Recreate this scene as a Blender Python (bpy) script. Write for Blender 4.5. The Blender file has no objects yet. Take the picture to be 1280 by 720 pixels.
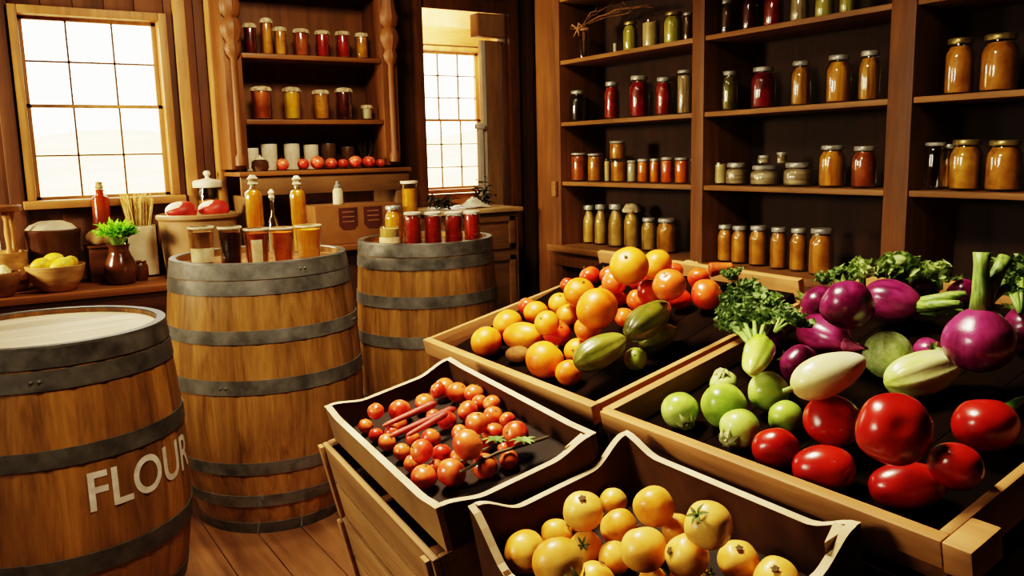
# Country store interior: flour barrels, preserve shelves and tilted produce crates.
import bpy, bmesh, math, random
from mathutils import Vector, Matrix, Quaternion, noise
R = random.Random(11)
C = bpy.context.scene.collection
PI = math.pi
SC = bpy.context.scene

# ------------------------------------------------------------------ materials
def hexc(h):
    h = h.lstrip('#'); v = [int(h[i:i+2], 16)/255 for i in (0, 2, 4)]
    return tuple((c/12.92 if c <= .04045 else ((c+.055)/1.055)**2.4) for c in v) + (1,)
MATS = {}
class NT:
    def __init__(s, name):
        s.m = bpy.data.materials.new(name); s.m.use_nodes = True
        s.t = s.m.node_tree; s.n = s.t.nodes; s.n.clear()
        s.out = s.n.new('ShaderNodeOutputMaterial')
    def add(s, typ, **kw):
        nd = s.n.new(typ)
        for k, v in kw.items():
            if k.startswith('i_'):
                key = k[2:]
                key = int(key) if key.isdigit() else key.replace('_', ' ')
                nd.inputs[key].default_value = v
            else: setattr(nd, k, v)
        return nd
    def link(s, a, ao, b, bi): s.t.links.new(a.outputs[ao], b.inputs[bi])
    def ramp(s, stops):
        r = s.n.new('ShaderNodeValToRGB'); e = r.color_ramp.elements
        while len(e) < len(stops): e.new(.5)
        for k, (p, c) in enumerate(stops): e[k].position = p; e[k].color = c
        return r
    def coords(s, scale=(1, 1, 1), rnd=True):
        tc = s.add('ShaderNodeTexCoord'); mp = s.add('ShaderNodeMapping'); mp.inputs['Scale'].default_value = scale
        if rnd:
            oi = s.add('ShaderNodeObjectInfo'); mu = s.add('ShaderNodeVectorMath', operation='SCALE'); mu.inputs['Scale'].default_value = 1
            cb = s.add('ShaderNodeCombineXYZ'); ml = s.add('ShaderNodeMath', operation='MULTIPLY'); ml.inputs[1].default_value = 17.3
            s.link(oi, 'Random', ml, 0)
            for k in 'XYZ': s.link(ml, 0, cb, k)
            ad = s.add('ShaderNodeVectorMath', operation='ADD'); s.link(tc, 'Object', ad, 0); s.link(cb, 0, ad, 1)
            s.link(ad, 0, mp, 'Vector')
        else: s.link(tc, 'Object', mp, 'Vector')
        return mp

def wood(name, c0, c1, axis='z', scale=9, rough=.55, bump=.25, stretch=.08, planks=None, spec=.35, dirt=.5):
    if name in MATS: return MATS[name]
    T = NT(name)
    sc = [scale]*3; sc['xyz'.index(axis)] = scale*stretch
    mp = T.coords(tuple(sc))
    n1 = T.add('ShaderNodeTexNoise', i_Scale=1.6, i_Detail=7, i_Roughness=.62, i_Distortion=1.2); T.link(mp, 0, n1, 'Vector')
    n2 = T.add('ShaderNodeTexNoise', i_Scale=9, i_Detail=3, i_Roughness=.6); T.link(mp, 0, n2, 'Vector')
    mx = T.add('ShaderNodeMath', operation='MULTIPLY_ADD'); T.link(n2, 0, mx, 0); mx.inputs[1].default_value = .35; T.link(n1, 0, mx, 2)
    rp = T.ramp([(.36, hexc(c0)), (.82, hexc(c1))]); T.link(mx, 0, rp, 0)
    bs = T.add('ShaderNodeBsdfPrincipled', i_Roughness=rough); bs.inputs['Specular IOR Level'].default_value = spec
    col = rp
    at = T.add('ShaderNodeAttribute', attribute_name='stave')
    mm = T.add('ShaderNodeMath', operation='MULTIPLY_ADD'); T.link(at, 'Fac', mm, 0); mm.inputs[1].default_value = .55; mm.inputs[2].default_value = 1-.0
    # broad stains
    mp2 = T.coords((1.7, 1.7, 1.7)); n3 = T.add('ShaderNodeTexNoise', i_Scale=1.5, i_Detail=4); T.link(mp2, 0, n3, 'Vector')
    mr = T.add('ShaderNodeMapRange'); mr.inputs[1].default_value = .3; mr.inputs[2].default_value = .7; mr.inputs[3].default_value = 1-dirt*.6; mr.inputs[4].default_value = 1.1
    T.link(n3, 0, mr, 0)
    m2 = T.add('ShaderNodeMath', operation='MULTIPLY'); T.link(mm, 0, m2, 0); T.link(mr, 0, m2, 1)
    vm = T.add('ShaderNodeVectorMath', operation='SCALE'); T.link(col, 0, vm, 0); T.link(m2, 0, vm, 'Scale')
    T.link(vm, 0, bs, 'Base Color')
    bp = T.add('ShaderNodeBump', i_Strength=bump, i_Distance=.004); T.link(mx, 0, bp, 'Height'); T.link(bp, 0, bs, 'Normal')
    T.link(bs, 0, T.out, 0); MATS[name] = T.m; return T.m

def plain(name, c0, c1=None, scale=8, rough=.5, bump=0, metal=0, spec=.4, sss=0, coat=0, bscale=None, stretch=None, translucent=0, bdist=.003):
    if name in MATS: return MATS[name]
    T = NT(name); c1 = c1 or c0
    mp = T.coords(stretch or (1, 1, 1))
    n1 = T.add('ShaderNodeTexNoise', i_Scale=scale, i_Detail=4, i_Roughness=.6); T.link(mp, 0, n1, 'Vector')
    rp = T.ramp([(.34, hexc(c0)), (.68, hexc(c1))]); T.link(n1, 0, rp, 0)
    bs = T.add('ShaderNodeBsdfPrincipled', i_Roughness=rough, i_Metallic=metal); bs.inputs['Specular IOR Level'].default_value = spec
    bs.inputs['Coat Weight'].default_value = coat; bs.inputs['Coat Roughness'].default_value = .12
    if sss:
        bs.inputs['Subsurface Weight'].default_value = sss; bs.inputs['Subsurface Radius'].default_value = (.6, .25, .1); bs.inputs['Subsurface Scale'].default_value = .012
    T.link(rp, 0, bs, 'Base Color')
    if bump:
        n2 = n1
        if bscale:
            n2 = T.add('ShaderNodeTexNoise', i_Scale=bscale, i_Detail=3); T.link(mp, 0, n2, 'Vector')
        bp = T.add('ShaderNodeBump', i_Strength=bump, i_Distance=bdist); T.link(n2, 0, bp, 'Height'); T.link(bp, 0, bs, 'Normal')
    last = bs
    if translucent:
        tr = T.add('ShaderNodeBsdfTranslucent'); T.link(rp, 0, tr, 0)
        mi = T.add('ShaderNodeMixShader'); mi.inputs[0].default_value = translucent; T.link(bs, 0, mi, 1); T.link(tr, 0, mi, 2); last = mi
    T.link(last, 0, T.out, 0); MATS[name] = T.m; return T.m

def glass(name='jar_glass', tint='#fbfaf4', rough=.06, base=.03):
    if name in MATS: return MATS[name]
    T = NT(name)
    tr = T.add('ShaderNodeBsdfTransparent'); tr.inputs[0].default_value = hexc(tint)
    gl = T.add('ShaderNodeBsdfGlossy', i_Roughness=rough)
    lw = T.add('ShaderNodeLayerWeight', i_Blend=.35)
    ma = T.add('ShaderNodeMath', operation='MULTIPLY_ADD'); T.link(lw, 'Fresnel', ma, 0); ma.inputs[1].default_value = .38; ma.inputs[2].default_value = base
    mi = T.add('ShaderNodeMixShader'); T.link(ma, 0, mi, 0); T.link(tr, 0, mi, 1); T.link(gl, 0, mi, 2)
    T.link(mi, 0, T.out, 0); MATS[name] = T.m; return T.m

def skin(name, stops, rough=.32, spec=.5, coat=.3, bump=.05, bscale=60, top=None, nscale=3, sss=.12, stripes=None):
    """fruit skin: colour follows height along the fruit's own axis plus mottling"""
    if name in MATS: return MATS[name]
    T = NT(name)
    tc = T.add('ShaderNodeTexCoord'); sx = T.add('ShaderNodeSeparateXYZ'); T.link(tc, 'Object', sx, 0)
    mp = T.coords((1, 1, 1)); n1 = T.add('ShaderNodeTexNoise', i_Scale=nscale, i_Detail=4); T.link(mp, 0, n1, 'Vector')
    h = T.add('ShaderNodeMath', operation='MULTIPLY_ADD'); T.link(sx, 'Z', h, 0); h.inputs[1].default_value = .30; h.inputs[2].default_value = 0
    a = T.add('ShaderNodeMath', operation='ADD'); T.link(h, 0, a, 0); T.link(n1, 0, a, 1)
    oi = T.add('ShaderNodeObjectInfo'); b = T.add('ShaderNodeMath', operation='MULTIPLY_ADD'); T.link(oi, 'Random', b, 0); b.inputs[1].default_value = .3; T.link(a, 0, b, 2)
    last = b
    if stripes:
        n3 = T.add('ShaderNodeTexNoise', i_Scale=1, i_Detail=2); m3 = T.coords(stripes); T.link(m3, 0, n3, 'Vector')
        c = T.add('ShaderNodeMath', operation='MULTIPLY_ADD'); T.link(n3, 0, c, 0); c.inputs[1].default_value = .6; T.link(b, 0, c, 2)
        d = T.add('ShaderNodeMath', operation='SUBTRACT'); T.link(c, 0, d, 0); d.inputs[1].default_value = .3; last = d
    rp = T.ramp([(p, hexc(c)) for p, c in stops]); T.link(last, 0, rp, 0)
    bs = T.add('ShaderNodeBsdfPrincipled', i_Roughness=rough); bs.inputs['Specular IOR Level'].default_value = spec
    bs.inputs['Coat Weight'].default_value = coat; bs.inputs['Coat Roughness'].default_value = .15
    bs.inputs['Subsurface Weight'].default_value = sss; bs.inputs['Subsurface Radius'].default_value = (.7, .25, .1); bs.inputs['Subsurface Scale'].default_value = .008
    T.link(rp, 0, bs, 'Base Color')
    n2 = T.add('ShaderNodeTexNoise', i_Scale=bscale, i_Detail=2); T.link(mp, 0, n2, 'Vector')
    bp = T.add('ShaderNodeBump', i_Strength=bump, i_Distance=.02); T.link(n2, 0, bp, 'Height'); T.link(bp, 0, bs, 'Normal')
    T.link(bs, 0, T.out, 0); MATS[name] = T.m; return T.m

# ------------------------------------------------------------------ mesh helpers
def V(*a): return Vector(a)
def box(bm, lo, hi, bev=0, mat=None):
    lo = Vector(lo); hi = Vector(hi)
    r = bmesh.ops.create_cube(bm, size=1)['verts']
    d = hi-lo; c = (hi+lo)/2
    for v in r: v.co = Vector((v.co.x*d.x, v.co.y*d.y, v.co.z*d.z))+c
    if bev:
        es = list({e for v in r for e in v.link_edges})
        bmesh.ops.bevel(bm, geom=es, offset=bev, segments=2, affect='EDGES', profile=.6)
    return bm
def boxm(lo, hi, bev=0): return box(bmesh.new(), lo, hi, bev)
def quadgrid(bm, f, nu, nv, wu=False, wv=False, attr=None):
    vs = [[bm.verts.new(f(i/nu, j/nv)) for j in range(nv if wv else nv+1)] for i in range(nu if wu else nu+1)]
    fs = []
    for i in range(nu):
        for j in range(nv):
            a = vs[i][j]; b = vs[(i+1) % len(vs)][j]; c = vs[(i+1) % len(vs)][(j+1) % len(vs[0])]; d = vs[i][(j+1) % len(vs[0])]
            try: fs.append(bm.faces.new((a, b, c, d)))
            except ValueError: pass
    return vs, fs
def lathe(bm, prof, seg=24, c=(0, 0, 0), mod=None):
    """prof: list of (r, z) from bottom to top; r of 0 closes with a pole. mod(a, r, z) may change the radius"""
    c = Vector(c); rings = []
    for r, z in prof:
        if r <= 1e-6: rings.append([bm.verts.new(c+V(0, 0, z))])
        else:
            ring = []
            for k in range(seg):
                a = 2*PI*k/seg; rr = mod(a, r, z) if mod else r
                ring.append(bm.verts.new(c+V(rr*math.cos(a), rr*math.sin(a), z)))
            rings.append(ring)
    for A, B in zip(rings, rings[1:]):
        for k in range(seg):
            k2 = (k+1) % seg
            if len(A) == 1 and len(B) == 1: continue
            if len(A) == 1: bm.faces.new((A[0], B[k2], B[k]))
            elif len(B) == 1: bm.faces.new((A[k], A[k2], B[0]))
            else: bm.faces.new((A[k], A[k2], B[k2], B[k]))
    return bm
def tube(bm, pts, rad, seg=8, caps=True):
    pts = [Vector(p) for p in pts]; n = len(pts)
    rad = rad if isinstance(rad, (list, tuple)) else [rad]*n
    up = V(0, 0, 1); rings = []; prev = None
    for i, p in enumerate(pts):
        t = (pts[min(i+1, n-1)]-pts[max(i-1, 0)]).normalized()
        x = prev if prev is not None else (up if abs(t.z) < .9 else V(1, 0, 0))
        x = (x-t*x.dot(t)).normalized(); prev = x; y = t.cross(x)
        rings.append([bm.verts.new(p+(x*math.cos(2*PI*k/seg)+y*math.sin(2*PI*k/seg))*rad[i]) for k in range(seg)])
    for A, B in zip(rings, rings[1:]):
        for k in range(seg): bm.faces.new((A[k], A[(k+1) % seg], B[(k+1) % seg], B[k]))
    if caps:
        bm.faces.new(list(reversed(rings[0]))); bm.faces.new(rings[-1])
    return bm
def prism(bm, poly, lo, hi, axis='y'):
    """extrude a polygon (list of 2-D points in the plane normal to axis) from lo to hi"""
    def P(a, b, t): return V(a, t, b) if axis == 'y' else (V(t, a, b) if axis == 'x' else V(a, b, t))
    A = [bm.verts.new(P(a, b, lo)) for a, b in poly]; B = [bm.verts.new(P(a, b, hi)) for a, b in poly]
    n = len(poly)
    bm.faces.new(A); bm.faces.new(list(reversed(B)))
    for k in range(n): bm.faces.new((A[k], B[k], B[(k+1) % n], A[(k+1) % n]))
    return bm
def blob(bm, f, nu=28, nv=16):
    """closed ball f(theta, phi)->Vector, phi from 0 (bottom) to pi (top)"""
    bot = bm.verts.new(f(0, 0)); top = bm.verts.new(f(0, PI)); rings = []
    for j in range(1, nv): rings.append([bm.verts.new(f(2*PI*i/nu, PI*j/nv)) for i in range(nu)])
    for i in range(nu):
        i2 = (i+1) % nu
        bm.faces.new((bot, rings[0][i2], rings[0][i])); bm.faces.new((rings[-1][i], rings[-1][i2], top))
        for A, B in zip(rings, rings[1:]): bm.faces.new((A[i], A[i2], B[i2], B[i]))
    return bm
def mesh_from(name, bm, mat, sharp=38):
    bmesh.ops.recalc_face_normals(bm, faces=bm.faces)
    me = bpy.data.meshes.new(name); bm.to_mesh(me); bm.free(); me.materials.append(mat)
    for p in me.polygons: p.use_smooth = True
    if sharp: me.set_sharp_from_angle(angle=math.radians(sharp))
    return me
def obj(name, bm, mat, parent=None, sharp=38, loc=None):
    me = bm if isinstance(bm, bpy.types.Mesh) else mesh_from(name, bm, mat, sharp)
    o = bpy.data.objects.new(name, me); C.objects.link(o)
    if parent: o.parent = parent
    if loc: o.location = loc
    return o
def tag(o, label, cat, group=None):
    o['label'] = label; o['category'] = cat; o['kind'] = 'thing'
    if group: o['group'] = group
    return o
def thing(name, label, cat, loc=(0, 0, 0), rz=0, group=None, mw=None):
    o = bpy.data.objects.new(name, None); C.objects.link(o); o.empty_display_size = .05
    if mw is not None: o.matrix_world = mw
    else: o.location = loc; o.rotation_euler = (0, 0, rz)
    return tag(o, label, cat, group)
def struct(name, bm, mat, sharp=30):
    o = obj(name, bm, mat, None, sharp); o['kind'] = 'structure'; return o
def look_axis(z):
    return Vector(z).normalized().to_track_quat('Z', 'Y')

# ------------------------------------------------------------------ camera
F_PX = 1060.0; HC = 1.45
pitch = math.atan(168/1060); roll = math.radians(1.3); yaw = math.radians(32.7)
fw = V(math.sin(yaw)*math.cos(pitch), math.cos(yaw)*math.cos(pitch), -math.sin(pitch))
r0 = V(math.cos(yaw), -math.sin(yaw), 0); u0 = r0.cross(fw)
rt = r0*math.cos(roll)-u0*math.sin(roll); up = r0*math.sin(roll)+u0*math.cos(roll)
cam_d = bpy.data.cameras.new('camera'); cam = bpy.data.objects.new('camera', cam_d); C.objects.link(cam)
cam_d.sensor_width = 36; cam_d.lens = F_PX/1280*36; cam_d.clip_start = .02; cam_d.clip_end = 200
cam.matrix_world = Matrix((( rt.x, up.x, -fw.x, 0), (rt.y, up.y, -fw.y, 0), (rt.z, up.z, -fw.z, HC), (0, 0, 0, 1)))
SC.camera = cam

# ------------------------------------------------------------------ palette
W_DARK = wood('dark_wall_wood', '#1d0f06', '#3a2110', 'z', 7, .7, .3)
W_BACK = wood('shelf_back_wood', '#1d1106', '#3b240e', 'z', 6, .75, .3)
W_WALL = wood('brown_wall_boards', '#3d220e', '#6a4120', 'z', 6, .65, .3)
W_SHELF_Y = wood('shelf_plank_wood', '#65401f', '#a27240', 'y', 8, .5, .3)
W_UP = wood('shelf_upright_wood', '#4c2b13', '#815328', 'z', 7, .5, .3)
W_HUTCH = wood('hutch_wood', '#4a2a10', '#7c4c20', 'z', 8, .5, .25)
W_HUTCH_X = wood('hutch_plank_wood', '#5a3414', '#8e5a28', 'x', 8, .5, .25)
W_GOLD = wood('window_frame_wood', '#85562a', '#c08c4e', 'z', 8, .5, .2)
W_GOLD_X = wood('window_rail_wood', '#85562a', '#c08c4e', 'x', 8, .5, .2)
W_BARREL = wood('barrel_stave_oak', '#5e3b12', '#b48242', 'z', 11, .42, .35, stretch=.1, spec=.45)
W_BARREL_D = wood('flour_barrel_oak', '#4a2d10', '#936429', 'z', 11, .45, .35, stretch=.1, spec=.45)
W_HEAD = wood('barrel_head_oak', '#5a3613', '#94602a', 'x', 9, .6, .3)
W_LID = wood('flour_lid_pale', '#d6bb8e', '#f4e3c2', 'x', 6, .6, .2, dirt=.3)
W_CRATE_Y = wood('crate_pine_long', '#8a5a2a', '#c9935a', 'y', 9, .55, .3)
W_CRATE_X = wood('crate_pine_cross', '#8a5a2a', '#c9935a', 'x', 9, .55, .3)
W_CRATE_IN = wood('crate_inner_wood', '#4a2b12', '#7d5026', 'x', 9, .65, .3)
W_TRAY_SHADE = wood('shaded_tray_floor', '#0a0603', '#1c1007', 'x', 9, .95, .2, spec=.03)  # near-black colour paints the shaded gaps between the fruit
W_SLAT = wood('slatted_crate_wood', '#684524', '#a67c4c', 'y', 8, .6, .3)
W_STAND = wood('stand_dark_wood', '#2a1708', '#4c2b12', 'y', 6, .65, .3)
W_COUNTER = wood('counter_wood', '#5a2f12', '#8a5426', 'x', 7, .5, .25)
W_COUNTER_D = wood('counter_front_wood', '#3a1d0b', '#5c3315', 'x', 7, .55, .25)
W_CAB = wood('cabinet_wood', '#5b3d20', '#856038', 'x', 7, .55, .25)
W_PALE = wood('pale_panel_wood', '#8c6236', '#b98f5c', 'z', 7, .55, .2)
W_FLOOR = wood('floor_boards', '#5d3b1e', '#946640', 'y', 6, .5, .35)
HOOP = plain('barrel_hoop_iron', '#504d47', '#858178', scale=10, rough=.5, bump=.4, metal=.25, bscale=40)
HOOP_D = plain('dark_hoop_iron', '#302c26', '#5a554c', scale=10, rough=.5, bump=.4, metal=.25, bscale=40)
GLASS = glass()
PANE = glass('window_pane', '#fffdf6', .02, .02)
LIDM = plain('grey_metal_lid', '#8a867b', '#c6c2b5', scale=30, rough=.35, metal=.45, bump=.3)
LIDG = plain('brass_metal_lid', '#7d6a3e', '#c4ab6a', scale=30, rough=.35, metal=.7, bump=.3)
LIDW = plain('white_tin_lid', '#d9c9ae', '#f1e6d2', rough=.5)
CLOTH = plain('cloth_cap', '#8d7350', '#d6c09a', scale=35, rough=.9, bump=.5, bscale=120)
PAPER = plain('paper_label', '#cdb07a', '#efdcb0', scale=20, rough=.9)
IVORY = plain('ivory_paint', '#d9cbb4', '#ece1cd', rough=.6)
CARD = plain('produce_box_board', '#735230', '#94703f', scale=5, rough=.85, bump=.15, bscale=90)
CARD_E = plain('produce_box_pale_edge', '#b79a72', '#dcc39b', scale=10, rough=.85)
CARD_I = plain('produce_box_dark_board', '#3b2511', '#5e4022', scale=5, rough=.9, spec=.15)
CARD_D = plain('produce_box_floor_shade', '#160d06', '#2c1a0c', scale=5, rough=.9)  # box floor coloured near-black to paint the shade under the tomatoes
LEAF = plain('curly_leaf_green', '#3c5a1c', '#9db965', scale=16, rough=.6, bump=.4, bscale=50, translucent=.25)
KALE = plain('kale_leaf', '#2c4516', '#8aa55c', scale=22, rough=.6, bump=.4, bscale=60, translucent=.2)
LEAF_P = plain('pale_leaf_green', '#6f8f36', '#c4d588', scale=14, rough=.55, bump=.4, bscale=40, translucent=.3)
CABL = plain('cabbage_leaf', '#93ad4c', '#d9e4a8', scale=2.2, rough=.5, bump=.12, bscale=5, bdist=.05, translucent=.1)
STALK = plain('green_stalk', '#4c7026', '#a5bf62', scale=9, rough=.45, stretch=(1, 1, .2), bump=.2)
STEM = plain('fruit_stem_green', '#3a4a14', '#6d7a2a', scale=20, rough=.7)
SCAR = plain('brown_scar', '#3b2a10', '#6a5020', scale=20, rough=.8)
TWIG = plain('dry_twig', '#4a2f18', '#8a6238', scale=20, rough=.8, bump=.3)

CONT = {}
def content(key):
    if key in CONT: return CONT[key]
    P = dict(darkred=('#3a0d0a', '#6b1a14'), red=('#6a0f0c', '#b52418'), crimson=('#5a0612', '#a51226'), amber=('#a5641a', '#dd9a38'),
             rust=('#843a16', '#c0662e'), brightyellow=('#f0a818', '#ffd23e'), brown=('#3c2410', '#6a4420'), orange=('#d4680e', '#ff9c30'),
             deeporange=('#d6560c', '#ff8a2c'), cream=('#cdb67a', '#ecdba6'), greenyellow=('#a09a30', '#e6dc78'), olive=('#4a4414', '#857a30'),
             pickle=('#7c5428', '#efe3b4'), mustard=('#c4953f', '#ecc678'), honey=('#b8721a', '#eba544'), honeylight=('#c88420', '#f8bc50'),
             purple=('#2c0614', '#6e1830'), amberstripe=('#8a5814', '#eaac3c'), orangestripe=('#c06c14', '#ffbe44'), brownwhite=('#7a5a34', '#efe2c0'),
             brownclear=('#6a4018', '#a87238'), darkbrown=('#2a1008', '#54240f'), redbrown=('#8a3010', '#c8581c'), juice=('#f09a10', '#ffc436'),
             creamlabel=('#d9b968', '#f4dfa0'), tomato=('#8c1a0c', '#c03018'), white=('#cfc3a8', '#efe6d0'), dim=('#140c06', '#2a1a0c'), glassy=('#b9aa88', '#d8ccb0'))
    a, b = P[key]
    st = key in ('pickle', 'amberstripe', 'orangestripe', 'greenyellow')
    bands = key == 'brownwhite'
    CONT[key] = plain('content_'+key, a, b, scale=1 if (st or bands) else 14, rough=.35, spec=.3,
                      stretch=(60, 60, 4) if st else ((2, 2, 38) if bands else None), translucent=.22 if key in ('juice', 'brightyellow') else 0)
    return CONT[key]

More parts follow.
